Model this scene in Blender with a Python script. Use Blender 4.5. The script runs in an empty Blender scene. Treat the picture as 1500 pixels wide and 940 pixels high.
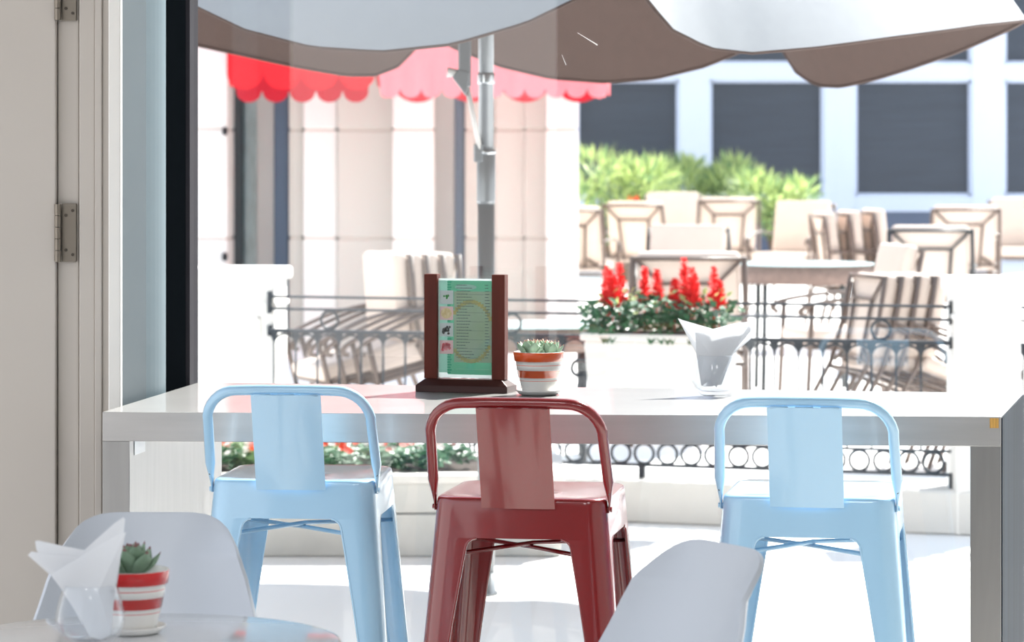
import bpy, math, random
from mathutils import Vector, Matrix, Euler
PI = math.pi
random.seed(7)
SC = bpy.context.scene
COL = SC.collection
F, CX, HY, EYE = 4500.0, 750.0, 240.0, 1.4      # 1500x940 frame: focal length in px, principal column, horizon row, eye height


def at(px, py, Y):
    return Vector(((px - CX) / F * Y, Y, EYE - (py - HY) / F * Y))


# ------------------------------------------------------------------ materials
def lin(c):
    out = []
    for v in c[:3]:
        v = v / 255.0
        out.append(v / 12.92 if v <= 0.04045 else ((v + 0.055) / 1.055) ** 2.4)
    return (out[0], out[1], out[2], 1.0)


def mat(name, c, rough=0.5, metal=0.0, spec=0.5, coat=0.0, vary=0.0, vscale=8.0, vstretch=(1, 1, 1), bump=0.0, transl=0.0, c2=None):
    m = bpy.data.materials.new(name)
    m.use_nodes = True
    nt = m.node_tree
    b = nt.nodes['Principled BSDF']
    b.inputs['Base Color'].default_value = lin(c)
    b.inputs['Roughness'].default_value = rough
    b.inputs['Metallic'].default_value = metal
    b.inputs['Specular IOR Level'].default_value = spec
    b.inputs['Coat Weight'].default_value = coat
    b.inputs['Coat Roughness'].default_value = 0.08
    if vary or c2 or bump:
        tc = nt.nodes.new('ShaderNodeTexCoord')
        mp = nt.nodes.new('ShaderNodeMapping')
        mp.inputs['Scale'].default_value = vstretch
        nz = nt.nodes.new('ShaderNodeTexNoise')
        nz.inputs['Scale'].default_value = vscale
        nz.inputs['Detail'].default_value = 4
        nt.links.new(tc.outputs['Object'], mp.inputs['Vector'])
        nt.links.new(mp.outputs['Vector'], nz.inputs['Vector'])
        if vary or c2:
            rp = nt.nodes.new('ShaderNodeValToRGB')
            rp.color_ramp.elements[0].position = 0.3
            rp.color_ramp.elements[1].position = 0.7
            a = lin(c)
            if c2:
                e = lin(c2)
            else:
                e = tuple(min(1, v * (1 + vary)) for v in a[:3]) + (1,)
                a = tuple(v * (1 - vary) for v in a[:3]) + (1,)
            rp.color_ramp.elements[0].color = a
            rp.color_ramp.elements[1].color = e
            nt.links.new(nz.outputs['Fac'], rp.inputs['Fac'])
            nt.links.new(rp.outputs['Color'], b.inputs['Base Color'])
        if bump:
            bp = nt.nodes.new('ShaderNodeBump')
            bp.inputs['Strength'].default_value = bump
            bp.inputs['Distance'].default_value = 0.002
            nt.links.new(nz.outputs['Fac'], bp.inputs['Height'])
            nt.links.new(bp.outputs['Normal'], b.inputs['Normal'])
    if transl:
        tr = nt.nodes.new('ShaderNodeBsdfTranslucent')
        tr.inputs['Color'].default_value = lin(c)
        mx = nt.nodes.new('ShaderNodeMixShader')
        mx.inputs['Fac'].default_value = transl
        out = nt.nodes['Material Output']
        nt.links.new(b.outputs['BSDF'], mx.inputs[1])
        nt.links.new(tr.outputs['BSDF'], mx.inputs[2])
        nt.links.new(mx.outputs['Shader'], out.inputs['Surface'])
    return m


def thin_glass(name, tint=(250, 252, 252), ior=1.5, rough=0.0):
    m = bpy.data.materials.new(name)
    m.use_nodes = True
    nt = m.node_tree
    nt.nodes.remove(nt.nodes['Principled BSDF'])
    out = nt.nodes['Material Output']
    t = nt.nodes.new('ShaderNodeBsdfTransparent')
    t.inputs['Color'].default_value = lin(tint)
    g = nt.nodes.new('ShaderNodeBsdfGlossy')
    g.inputs['Roughness'].default_value = rough
    lw = nt.nodes.new('ShaderNodeLayerWeight')
    lw.inputs['Blend'].default_value = 0.5
    pw = nt.nodes.new('ShaderNodeMath'); pw.operation = 'POWER'; pw.inputs[1].default_value = 4.0
    f0 = ((ior - 1) / (ior + 1)) ** 2
    ma = nt.nodes.new('ShaderNodeMath'); ma.operation = 'MULTIPLY_ADD'; ma.inputs[1].default_value = 1 - f0; ma.inputs[2].default_value = f0
    mx = nt.nodes.new('ShaderNodeMixShader')
    nt.links.new(lw.outputs['Facing'], pw.inputs[0])
    nt.links.new(pw.outputs[0], ma.inputs[0])
    nt.links.new(ma.outputs[0], mx.inputs['Fac'])
    nt.links.new(t.outputs['BSDF'], mx.inputs[1])
    nt.links.new(g.outputs['BSDF'], mx.inputs[2])
    nt.links.new(mx.outputs['Shader'], out.inputs['Surface'])
    return m


M = {}
M['blue_paint'] = mat('blue_paint', (156, 197, 226), 0.30, coat=0.9)
M['red_paint'] = mat('red_paint', (116, 18, 22), 0.22, coat=0.8)
M['steel'] = mat('brushed_steel', (180, 178, 177), 0.42, coat=0.6, metal=0.82, vary=0.05, vscale=4, vstretch=(1.2, 1.2, 14))
M['steel_leg'] = mat('brushed_steel_upright', (158, 157, 156), 0.34, metal=0.86, vary=0.05, vscale=4, vstretch=(12, 12, 1.2))
M['dark_reflection'] = mat('painted_dark_reflection', (34, 42, 52), 0.6, spec=0.05, vary=0.3, vscale=3, vstretch=(6, 6, 0.2))  # dark streaky reflection on the bar end, painted as a colour
M['wood_edge'] = mat('raw_wood_edge', (186, 140, 66), 0.6, vary=0.25, vscale=40, vstretch=(12, 1, 0.6))
M['paper'] = mat('white_paper', (250, 250, 250), 0.3, coat=1.0)
M['napkin'] = mat('napkin_paper', (240, 241, 243), 0.9, transl=0.55)
M['white_plastic'] = mat('white_plastic', (186, 192, 201), 0.34, spec=0.4)
M['table_laminate'] = mat('white_laminate', (226, 228, 230), 0.08, coat=0.5)
M['chrome'] = mat('chrome', (190, 194, 198), 0.2, metal=1.0)
M['grey_metal'] = mat('grey_metal', (128, 132, 136), 0.35, metal=0.6)
M['hinge'] = mat('satin_nickel', (132, 124, 114), 0.4, metal=0.8)
M['screw'] = mat('dark_screw', (80, 74, 68), 0.4, metal=0.8)
M['door_paint'] = mat('warm_grey_paint', (190, 183, 176), 0.5, vary=0.015, vscale=3)
M['trim_white'] = mat('white_trim_paint', (232, 230, 226), 0.4)
M['wall_blue'] = mat('blue_grey_wall', (54, 67, 75), 0.7, vary=0.02, vscale=4)
M['wall_blue_light'] = mat('pale_blue_grey', (90, 107, 116), 0.6)
M['black_frame'] = mat('black_aluminium', (10, 13, 16), 0.8, spec=0.0)
M['frame_edge'] = mat('dark_grey_aluminium', (44, 42, 48), 0.7, spec=0.1)
M['wall_white'] = mat('white_wall', (225, 224, 220), 0.8)
M['wall_grey'] = mat('warm_grey_wall', (122, 118, 114), 0.8)
M['ceiling_grey'] = mat('grey_ceiling', (140, 138, 136), 0.8)
M['floor'] = mat('grey_floor_tile', (206, 202, 198), 0.35, vary=0.05, vscale=3)
M['pane'] = thin_glass('window_glass', ior=1.5)
M['tumbler'] = thin_glass('tumbler_glass', (253, 254, 255), ior=1.28)
M['acrylic'] = thin_glass('acrylic_sheet', (250, 252, 252), ior=1.35)
M['menu_wood'] = mat('dark_red_wood', (96, 40, 28), 0.5, spec=0.2, vary=0.18, vscale=14, vstretch=(4, 4, 0.5))
M['menu_base_wood'] = mat('dark_brown_wood', (62, 28, 24), 0.4, spec=0.3, vary=0.18, vscale=14, vstretch=(0.5, 4, 4))
M['menu_white'] = mat('card_white', (235, 240, 240), 0.6, transl=0.45)
M['menu_green'] = mat('card_green', (126, 206, 176), 0.6, transl=0.45)
M['menu_mint'] = mat('card_mint', (186, 226, 214), 0.6, transl=0.45)
M['menu_teal'] = mat('card_teal', (40, 170, 130), 0.6)
M['menu_sage'] = mat('card_sage', (204, 218, 202), 0.6, transl=0.45, c2=(184, 200, 164), vscale=18)
M['menu_ochre'] = mat('card_ochre', (178, 168, 92), 0.6, c2=(140, 150, 96), vscale=50)
M['menu_text'] = mat('card_print', (84, 110, 104), 0.7)
M['photo_green'] = mat('photo_green', (60, 150, 70), 0.6)
M['photo_cream'] = mat('photo_cream', (224, 206, 160), 0.6, c2=(196, 170, 110), vscale=160)
M['photo_black'] = mat('photo_black', (40, 44, 44), 0.6, c2=(110, 116, 110), vscale=200)
M['photo_red'] = mat('photo_red', (206, 60, 76), 0.6, c2=(240, 170, 176), vscale=130)
M['photo_pink'] = mat('photo_pink', (226, 190, 190), 0.6)
M['photo_dark'] = mat('photo_dark_rim', (110, 70, 66), 0.6)
M['glaze_white'] = mat('white_glaze', (236, 234, 230), 0.15, coat=0.4)
M['glaze_red'] = mat('red_glaze', (204, 22, 24), 0.15, coat=0.4)
M['glaze_orange'] = mat('orange_glaze', (226, 86, 24), 0.15, coat=0.4)
M['gravel'] = mat('white_gravel', (214, 216, 214), 0.9, vary=0.2, vscale=160, bump=0.8)
M['succulent'] = mat('succulent_green', (120, 146, 122), 0.5, vary=0.12, vscale=30)
M['succulent_tip'] = mat('succulent_red_tip', (122, 72, 74), 0.5)
M['succulent_pale'] = mat('succulent_pale_green', (150, 176, 150), 0.5, vary=0.1, vscale=30)
M['succulent_pink'] = mat('succulent_pink_tip', (196, 140, 118), 0.5)
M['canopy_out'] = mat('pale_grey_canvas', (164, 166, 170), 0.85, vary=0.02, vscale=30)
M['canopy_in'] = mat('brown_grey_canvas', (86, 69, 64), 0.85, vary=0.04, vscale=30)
M['awning_red'] = mat('red_awning_cloth', (236, 30, 44), 0.8, transl=0.4)
M['awning_glare_pink'] = mat('glare_pink_awning_cloth', (248, 150, 158), 0.8, transl=0.4, vary=0.12, vscale=3, vstretch=(6, 6, 0.6))  # red cloth paled to pink in the colour, for sun and glare
M['awning_dark'] = mat('deep_red_awning_cloth', (206, 16, 46), 0.8, transl=0.3)
M['stone_white_and_lit'] = mat('white_and_lit_stone', (246, 242, 236), 0.8, vary=0.015, vscale=2)  # white piers; also paints the sunlit look of some pilaster faces
M['stone_cream_and_shade'] = mat('cream_and_shade_stone', (205, 199, 190), 0.8, vary=0.02, vscale=2)  # cream wall; also stands in for shade on the duller pilaster faces
M['stone_joint'] = mat('stone_joint', (206, 194, 184), 0.9)
M['stone_grey'] = mat('grey_stone_reveal', (168, 166, 162), 0.8, vary=0.04, vscale=3)
M['blue_grey_frame'] = mat('blue_grey_door_frame', (66, 82, 104), 0.5)
M['dark_frame'] = mat('black_door_frame', (26, 28, 32), 0.5)
M['dark_glass'] = mat('door_glass', (120, 140, 146), 0.06, spec=0.8, vary=0.3, vscale=4, vstretch=(3, 3, 1))
M['facade'] = mat('pale_blue_white_facade', (196, 205, 224), 0.7)
M['facade_pane'] = mat('slate_window_pane', (52, 60, 72), 0.3, spec=0.3, vary=0.10, vscale=3, vstretch=(0.6, 1, 9))
M['facade_pane_low'] = mat('slate_plinth', (84, 94, 116), 0.6, vary=0.05, vscale=2)
M['paving'] = mat('pale_paving', (246, 243, 240), 0.8, vary=0.02, vscale=1.5)
M['kerb'] = mat('pale_stone_kerb', (222, 218, 212), 0.8, vary=0.04, vscale=4)
M['concrete'] = mat('concrete', (186, 184, 180), 0.85, vary=0.10, vscale=6, bump=0.3)
M['soil'] = mat('dark_soil', (58, 46, 40), 1.0, vary=0.2, vscale=40)
M['iron'] = mat('dark_wrought_iron', (44, 50, 58), 0.45, spec=0.4)
M['bronze'] = mat('bronze_frame', (92, 76, 68), 0.4, spec=0.5)
M['bronze_dark'] = mat('dark_frame_paint', (44, 46, 48), 0.4)
M['cushion'] = mat('beige_cushion', (204, 186, 174), 0.9, vary=0.03, vscale=10)
M['cushion_white'] = mat('pale_cushion', (240, 230, 224), 0.9, vary=0.02, vscale=10)
M['table_glass'] = mat('frosted_glass_top', (206, 226, 226), 0.15, spec=0.6)
M['wicker'] = mat('brown_wicker', (118, 98, 90), 0.8, vary=0.15, vscale=30)
M['box_white'] = mat('white_flower_box', (244, 242, 238), 0.5)
M['leaf_dark'] = mat('dark_green_leaf', (62, 110, 74), 0.5, vary=0.25, vscale=20, transl=0.2)
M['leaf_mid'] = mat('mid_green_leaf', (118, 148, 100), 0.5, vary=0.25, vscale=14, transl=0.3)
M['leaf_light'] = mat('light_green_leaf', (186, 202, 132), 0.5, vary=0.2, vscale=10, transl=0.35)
M['petal_red'] = mat('red_petal', (240, 40, 40), 0.7, transl=0.3, vary=0.15, vscale=60)
M['petal_white'] = mat('white_petal', (248, 244, 240), 0.7, transl=0.2)
M['petal_pink'] = mat('pink_petal', (244, 176, 170), 0.7, transl=0.2)
M['petal_orange'] = mat('orange_petal', (240, 84, 50), 0.7, transl=0.2)
M['twig'] = mat('brown_twig', (96, 78, 60), 0.8)
M['scratch'] = mat('pale_scratch', (235, 235, 235), 0.6)


# ------------------------------------------------------------------ mesh builder
class MB:
    def __init__(s):
        s.v, s.f, s.m = [], [], []

    def add(s, vs, fs, mi=0):
        o = len(s.v)
        s.v += [Vector(p) for p in vs]
        s.f += [tuple(i + o for i in f) for f in fs]
        s.m += [mi] * len(fs)
        return s

    def box(s, x0, x1, y0, y1, z0, z1, mi=0, mtx=None):
        vs = [Vector(p) for p in ((x0, y0, z0), (x1, y0, z0), (x1, y1, z0), (x0, y1, z0), (x0, y0, z1), (x1, y0, z1), (x1, y1, z1), (x0, y1, z1))]
        if mtx:
            vs = [mtx @ p for p in vs]
        return s.add(vs, [(0, 3, 2, 1), (4, 5, 6, 7), (0, 1, 5, 4), (1, 2, 6, 5), (2, 3, 7, 6), (3, 0, 4, 7)], mi)

    def prism(s, poly, z0, z1, mi=0, top=None):
        n = len(poly)
        t = top or poly
        vs = [(p[0], p[1], z0) for p in poly] + [(p[0], p[1], z1) for p in t]
        fs = [tuple(range(n - 1, -1, -1)), tuple(range(n, 2 * n))] + [(i, (i + 1) % n, (i + 1) % n + n, i + n) for i in range(n)]
        return s.add(vs, fs, mi)

    def slab(s, poly3, off, mi=0):
        """closed slab: polygon of 3-D points extruded along off"""
        n = len(poly3)
        off = Vector(off)
        vs = [Vector(p) for p in poly3] + [Vector(p) + off for p in poly3]
        fs = [tuple(range(n - 1, -1, -1)), tuple(range(n, 2 * n))] + [(i, (i + 1) % n, (i + 1) % n + n, i + n) for i in range(n)]
        return s.add(vs, fs, mi)

    def lathe(s, prof, seg=40, c=(0, 0, 0), mis=None, cap0=True, cap1=True):
        n = len(prof)
        vs = []
        for r, z in prof:
            for k in range(seg):
                a = 2 * PI * k / seg
                vs.append((c[0] + r * math.cos(a), c[1] + r * math.sin(a), c[2] + z))
        o = len(s.v)
        s.v += [Vector(p) for p in vs]
        for i in range(n - 1):
            for k in range(seg):
                k2 = (k + 1) % seg
                s.f.append((o + i * seg + k, o + i * seg + k2, o + (i + 1) * seg + k2, o + (i + 1) * seg + k))
                s.m.append(mis[i] if mis else 0)
        if cap0:
            s.f.append(tuple(o + k for k in range(seg - 1, -1, -1))); s.m.append(mis[0] if mis else 0)
        if cap1:
            s.f.append(tuple(o + (n - 1) * seg + k for k in range(seg))); s.m.append(mis[-1] if mis else 0)
        return s

    def tube(s, path, r, seg=10, closed=False, mi=0, flat=None):
        P = [Vector(p) for p in path]
        n = len(P)
        rs = r if isinstance(r, (list, tuple)) else [r] * n
        T = []
        for i in range(n):
            a = P[(i - 1) % n] if closed or i > 0 else P[i]
            b = P[(i + 1) % n] if closed or i < n - 1 else P[i]
            T.append((b - a).normalized())
        ref = Vector((0, 0, 1)) if abs(T[0].z) < 0.9 else Vector((1, 0, 0))
        N = (ref - T[0] * ref.dot(T[0])).normalized()
        o = len(s.v)
        for i in range(n):
            N = (N - T[i] * N.dot(T[i])).normalized()
            B = T[i].cross(N)
            for k in range(seg):
                a = 2 * PI * k / seg
                d = N * math.cos(a) + B * math.sin(a)
                if flat and flat[i]:
                    ax, sc = flat[i]
                    ax = Vector(ax)
                    d = d + ax * (d.dot(ax) * (sc - 1))
                s.v.append(P[i] + d * rs[i])
        m = n if closed else n - 1
        for i in range(m):
            j = (i + 1) % n
            for k in range(seg):
                k2 = (k + 1) % seg
                s.f.append((o + i * seg + k, o + i * seg + k2, o + j * seg + k2, o + j * seg + k)); s.m.append(mi)
        if not closed:
            s.f.append(tuple(o + k for k in range(seg - 1, -1, -1))); s.m.append(mi)
            s.f.append(tuple(o + (n - 1) * seg + k for k in range(seg))); s.m.append(mi)
        return s

    def grid(s, fn, nu, nv, closed_u=False, mi=0):
        o = len(s.v)
        for j in range(nv + 1):
            for i in range(nu + (0 if closed_u else 1)):
                s.v.append(Vector(fn(i / nu, j / nv)))
        w = nu if closed_u else nu + 1
        for j in range(nv):
            for i in range(nu):
                i2 = (i + 1) % w if closed_u else i + 1
                s.f.append((o + j * w + i, o + j * w + i2, o + (j + 1) * w + i2, o + (j + 1) * w + i)); s.m.append(mi)
        return s

    def leaf(s, p, d, n, L, W, mi=0):
        """one pointed leaf: base p, direction d, face normal n"""
        p, d, n = Vector(p), Vector(d).normalized(), Vector(n)
        sd = d.cross(n)
        if sd.length < 1e-4:
            sd = d.orthogonal()
        sd.normalize()
        n = sd.cross(d)
        vs = [p, p + d * L * .4 + sd * W * .5 + n * W * .12, p + d * L, p + d * L * .4 - sd * W * .5 + n * W * .12, p + d * L * .45]
        return s.add(vs, [(0, 1, 4), (1, 2, 4), (2, 3, 4), (3, 0, 4)], mi)

    def build(s, name, mats, parent=None, smooth=False, bevel=0.0, solid=None, sub=0, loc=None, rot=None, bseg=2):
        me = bpy.data.meshes.new(name)
        me.from_pydata([tuple(p) for p in s.v], [], s.f)
        mats = mats if isinstance(mats, (list, tuple)) else [mats]
        for m in mats:
            me.materials.append(m)
        for p, mi in zip(me.polygons, s.m):
            p.material_index = mi
            p.use_smooth = smooth
        me.update()
        o = bpy.data.objects.new(name, me)
        COL.objects.link(o)
        if parent:
            o.parent = parent
        if loc is not None:
            o.location = loc
        if rot is not None:
            o.rotation_euler = rot
        if solid:
            md = o.modifiers.new('solid', 'SOLIDIFY'); md.thickness = solid[0]; md.offset = solid[1]
            if len(solid) > 2:
                md.material_offset = solid[2]; md.material_offset_rim = solid[2]
        if solid and smooth:
            md = o.modifiers.new('split', 'EDGE_SPLIT'); md.split_angle = math.radians(42); md.use_edge_sharp = False
        if sub:
            md = o.modifiers.new('sub', 'SUBSURF'); md.levels = sub; md.render_levels = sub
        if bevel:
            md = o.modifiers.new('bevel', 'BEVEL'); md.width = bevel; md.segments = bseg; md.limit_method = 'ANGLE'; md.angle_limit = math.radians(40)
        return o


def thing(name, label, cat, loc=(0, 0, 0), rz=0.0, group=None):
    o = bpy.data.objects.new(name, None)
    COL.objects.link(o)
    o.empty_display_size = 0.05
    o.location = loc
    o.rotation_euler = (0, 0, rz)
    return tag(o, label, cat, group)


def tag(o, label=None, cat=None, group=None, kind=None):
    for k, v in (('label', label), ('category', cat), ('group', group), ('kind', kind)):
        if v:
            o[k] = v
    return o


def copy_tree(o, parent=None):
    c = o.copy()
    COL.objects.link(c)
    if parent:
        c.parent = parent
    for ch in list(o.children):
        copy_tree(ch, c)
    return c


def struct(o, label=None, cat='room'):
    o['kind'] = 'structure'
    if label:
        o['label'] = label
    o['category'] = cat
    return o


def spline(pts, n):
    """Catmull-Rom through pts, n points per span"""
    P = [Vector(p) for p in pts]
    P = [P[0] * 2 - P[1]] + P + [P[-1] * 2 - P[-2]]
    out = []
    for i in range(1, len(P) - 2):
        for k in range(n):
            t = k / n
            a, b, c, d = P[i - 1], P[i], P[i + 1], P[i + 2]
            out.append(0.5 * ((2 * b) + (c - a) * t + (2 * a - 5 * b + 4 * c - d) * t * t + (3 * b - a - 3 * c + d) * t ** 3))
    out.append(P[-2])
    return out


# ------------------------------------------------------------------ the room
BAR_Z = 0.916
FL, BL, BR, FR = (Vector((-.800, 6.0)), Vector((-.695, 6.81)), Vector((1.080, 6.49)), Vector((.937, 5.886)))
gdir = (BR - BL).normalized()
gn = Vector((-gdir.y, gdir.x))                     # outward (towards the terrace)
GA = BL + gn * 0.09 - gdir * 0.06
def gpt(t, off=0.0):
    return GA + gdir * t + gn * off
CEIL = 3.45
WTOP = 3.2
GW = 4.6                                           # glass width

m = MB().prism([(-3.2, -2.5), (gpt(GW).x, -2.5), tuple(gpt(GW)), tuple(gpt(0)), (-3.2, 7.0)], -0.12, 0.0)
struct(m.build('floor', M['floor']), 'grey floor inside the café', 'floor')
m = MB().box(-3.2, 4.0, -2.5, 7.0, CEIL, CEIL + .1)
struct(m.build('ceiling', M['ceiling_grey']), 'grey ceiling', 'ceiling')
m = MB().box(-3.2, 4.0, -2.6, -2.5, 0, CEIL)
struct(m.build('wall_back', M['wall_grey']), 'warm grey back wall', 'wall')
xr = gpt(GW).x
m = MB().box(xr, xr + .1, -2.5, gpt(GW).y, 0, CEIL)
struct(m.build('wall_right', M['wall_white']), 'white side wall', 'wall')

# wall with the door, left of the bar
YW = 6.22
def wx(px, Y=YW):
    return (px - CX) / F * Y
m = MB().box(-3.2, wx(-140), YW, YW + .16, 0, CEIL).box(wx(-140), wx(140), YW, YW + .16, 2.25, CEIL)
struct(m.build('wall_left', M['wall_white']), 'wall around the grey door', 'wall')
# blue return between casing and window frame
e0, e1, e2 = Vector((wx(178), YW)), Vector((wx(214, 6.46), 6.46)), Vector((wx(243, 6.64), 6.64))
m = MB().prism([tuple(e0), tuple(e1), (e1.x - .35, e1.y), (e0.x - .02, e0.y + .12)], 0, CEIL)
struct(m.build('wall_side', M['wall_blue']), 'blue grey wall return between door and window', 'wall')
pts = []
for k in range(9):
    a = k / 8
    p = e1.lerp(e2, a)
    b = math.sin(a * PI) * 0.012
    pts.append((p.x + b, p.y - b * .3))
m = MB().prism(pts + [(e2.x - .3, e2.y), (e1.x - .3, e1.y + .002)], 0, CEIL)
struct(m.build('trim_1', M['wall_blue_light'], smooth=False), 'pale blue rounded strip beside the black window frame', 'trim')
# casing and jamb
m = MB()
m.box(wx(140), wx(150), YW - .012, YW + .16, 0, 2.25).box(wx(150), wx(160), YW - .004, YW + .16, 0, 2.25)
struct(m.build('trim_2', M['door_paint'], bevel=.002), 'stepped grey door moulding', 'trim')
m = MB().box(wx(160), wx(178.5), YW - .016, YW + .10, 0, 2.3)
struct(m.build('trim_3', M['trim_white'], bevel=.003), 'white door casing edge', 'trim')
m = MB().box(wx(116.5), wx(139.8), YW - .006, YW + .16, 0, 2.25)
struct(m.build('trim_4', M['door_paint'], bevel=.0025), 'grey door jamb', 'trim')
m = MB().box(wx(84), wx(115.2), YW + .006, YW + .16, 0, 2.25)
struct(m.build('trim_5', M['door_paint'], bevel=.0025), 'grey door stop strip behind hinges', 'trim')
d1 = MB().box(wx(-140), wx(83), YW - .012, YW + .033, 0.01, 2.22).build('door_1', M['door_paint'], bevel=.003)
struct(d1, 'tall warm grey door with steel hinges', 'door')
for (ya, yb) in ((-58, 30), (298, 383), (1000, 1085)):
    za, zb = at(0, ya, YW).z, at(0, yb, YW).z
    if zb < 0.05:
        continue
    h = MB()
    h.box(wx(91), wx(112), YW - .004, YW + .006, zb, za)
    hm = h.build('hinge', M['hinge'], d1, bevel=.0008)
    k = MB()
    n = 5
    for i in range(n):
        z0, z1 = zb + (za - zb) * i / n, zb + (za - zb) * (i + 1) / n - .0012
        k.tube([(wx(86), YW - .016, z0), (wx(86), YW - .016, z1)], .0068, 12)
    k.build('hinge_knuckle', M['hinge'], hm, smooth=False)
    k = MB()
    for (sx, sz) in ((97, .2), (107, .12), (97, .8), (107, .88)):
        z = zb + (za - zb) * sz
        k.tube([(wx(sx), YW - .0062, z), (wx(sx), YW - .003, z)], .0032, 10)
    k.build('screws', M['screw'], hm)

# the shop window
win = thing('window_1', 'large clear shop window behind the steel bar', 'window')
win['kind'] = 'structure'
f0 = Vector((wx(244, 6.645), 6.645)); f1 = Vector((wx(284, 6.86), 6.86))
MB().prism([tuple(f0), (wx(272, 6.79), 6.79), (f0.x - .3, 7.02), (f0.x - .3, 6.66)], 0, CEIL).build('frame', M['black_frame'], win)
MB().prism([(wx(272, 6.79), 6.792), (wx(278, 6.80), 6.80), tuple(f1), (wx(290, 6.9), 6.90), tuple(gpt(.0, .05)), (f0.x - .28, 7.03)], 0, CEIL).build('frame_edge', M['frame_edge'], win)
a, b, c, d = gpt(-.02, 0), gpt(GW, 0), gpt(GW, .008), gpt(-.02, .008)
MB().prism([tuple(a), tuple(b), tuple(c), tuple(d)], 0.02, WTOP).build('pane', M['pane'], win)
a, b, c, d = gpt(-.1, -.03), gpt(GW + .05, -.03), gpt(GW + .05, .05), gpt(-.1, .05)
MB().prism([tuple(a), tuple(b), tuple(c), tuple(d)], WTOP, WTOP + .08).build('frame', M['black_frame'], win)
MB().prism([tuple(a), tuple(b), tuple(c), tuple(d)], 0.0, 0.02).build('threshold', M['black_frame'], win)
a, b, c, d = gpt(GW - .02, -.03), gpt(GW + .05, -.03), gpt(GW + .05, .05), gpt(GW - .02, .05)
MB().prism([tuple(a), tuple(b), tuple(c), tuple(d)], 0.0, WTOP + .08).build('frame', M['black_frame'], win)
sc = MB()
def scratch(p0, p1, r):
    P = []
    for (px, py) in (p0, p1):
        dx = (px - CX) / F
        # meet of the sight line with the inner glass face
        t = (GA - gn * .0006).dot(gn) / (dx * gn.x + gn.y)
        P.append((dx * t, t, EYE - (py - HY) / F * t))
    sc.tube(P, [r * .3, r], 5)
scratch((846, 48), (875, 66), .0013)
scratch((823, 80), (829, 95), .0009)
scratch((1250, 410), (1246, 436), .0007)
scratch((1212, 428), (1219, 432), .0012)
sc.build('scratches', M['scratch'], win)
a, b, c, d = gpt(-.4, -.05), gpt(GW + .05, -.05), gpt(GW + .05, .12), gpt(-.4, .12)
m = MB().prism([tuple(a), tuple(b), tuple(c), tuple(d)], WTOP + .08, 4.1)
struct(m.build('wall_front', M['wall_white']), 'wall above the shop window', 'wall')

# ------------------------------------------------------------------ the steel bar
bar = thing('bar_table', 'long brushed steel bar table running along the shop window', 'table', (0, 0, 0))
TH, LW = 0.0573, 0.0535
fd = (FR - FL).normalized()
bd = (BR - BL).normalized()
MB().prism([tuple(FL), tuple(FR), tuple(BR), tuple(BL)], BAR_Z - TH, BAR_Z).build('tabletop', M['steel'], bar, bevel=.0012)
MB().prism([tuple(FL), tuple(FL + fd * LW), tuple(BL + bd * LW), tuple(BL)], 0, BAR_Z - TH).build('leg_panel', M['steel_leg'], bar, bevel=.0012)
MB().prism([tuple(FR - fd * LW * 1.1), tuple(FR), tuple(BR), tuple(BR - bd * LW * 1.1)], 0, BAR_Z - TH).build('leg_panel', M['steel_leg'], bar, bevel=.0012)
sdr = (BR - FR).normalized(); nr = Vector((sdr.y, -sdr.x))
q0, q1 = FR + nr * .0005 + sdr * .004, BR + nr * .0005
o = MB().prism([tuple(q0), tuple(q0 + nr * .002), tuple(q1 + nr * .002), tuple(q1)], .002, BAR_Z - .003).build('reflection_sheet', M['dark_reflection'], bar)  # thin dark sheet added in place of a reflection in the steel
o['label'] = 'dark sheet standing in for a reflection in the steel side'
w0, w1 = FR - fd * .0215, FR - fd * .0045
fn_ = Vector((fd.y, -fd.x))
o = MB().prism([tuple(w0 + fn_ * .0009), tuple(w1 + fn_ * .0009), tuple(w1 - fn_ * .002), tuple(w0 - fn_ * .002)], BAR_Z - .022, BAR_Z - .003).build('corner_block', M['wood_edge'], bar)
o['label'] = 'bare wood block in the steel corner'
# white sticker on the inner face of the left panel
sd = (BL + bd * LW - FL - fd * LW).normalized()
q0 = FL + fd * (LW + .0008) + sd * .035
q1 = q0 + sd * .085
nrm = Vector((sd.y, -sd.x))
o = MB().slab([(q0.x, q0.y, .828), (q1.x, q1.y, .828), (q1.x, q1.y, .857), (q0.x, q0.y, .857)], (nrm.x * .0004, nrm.y * .0004, 0)).build('sticker', M['paper'], bar)
o['label'] = 'white paper sticker'

# ------------------------------------------------------------------ bar stools
SEAT = 0.800
ZS = 0.727
def hw(z):
    return .1560 + (.79 - z) * .082
def rounded(h, r, k=7):
    P = []
    for q, (sx, sy) in enumerate(((1, 1), (-1, 1), (-1, -1), (1, -1))):
        for i in range(k):
            a = q * PI / 2 + (PI / 2) * i / (k - 1)
            P.append((sx * (h - r) + r * math.cos(a), sy * (h - r) + r * math.sin(a)))
    return P

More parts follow.
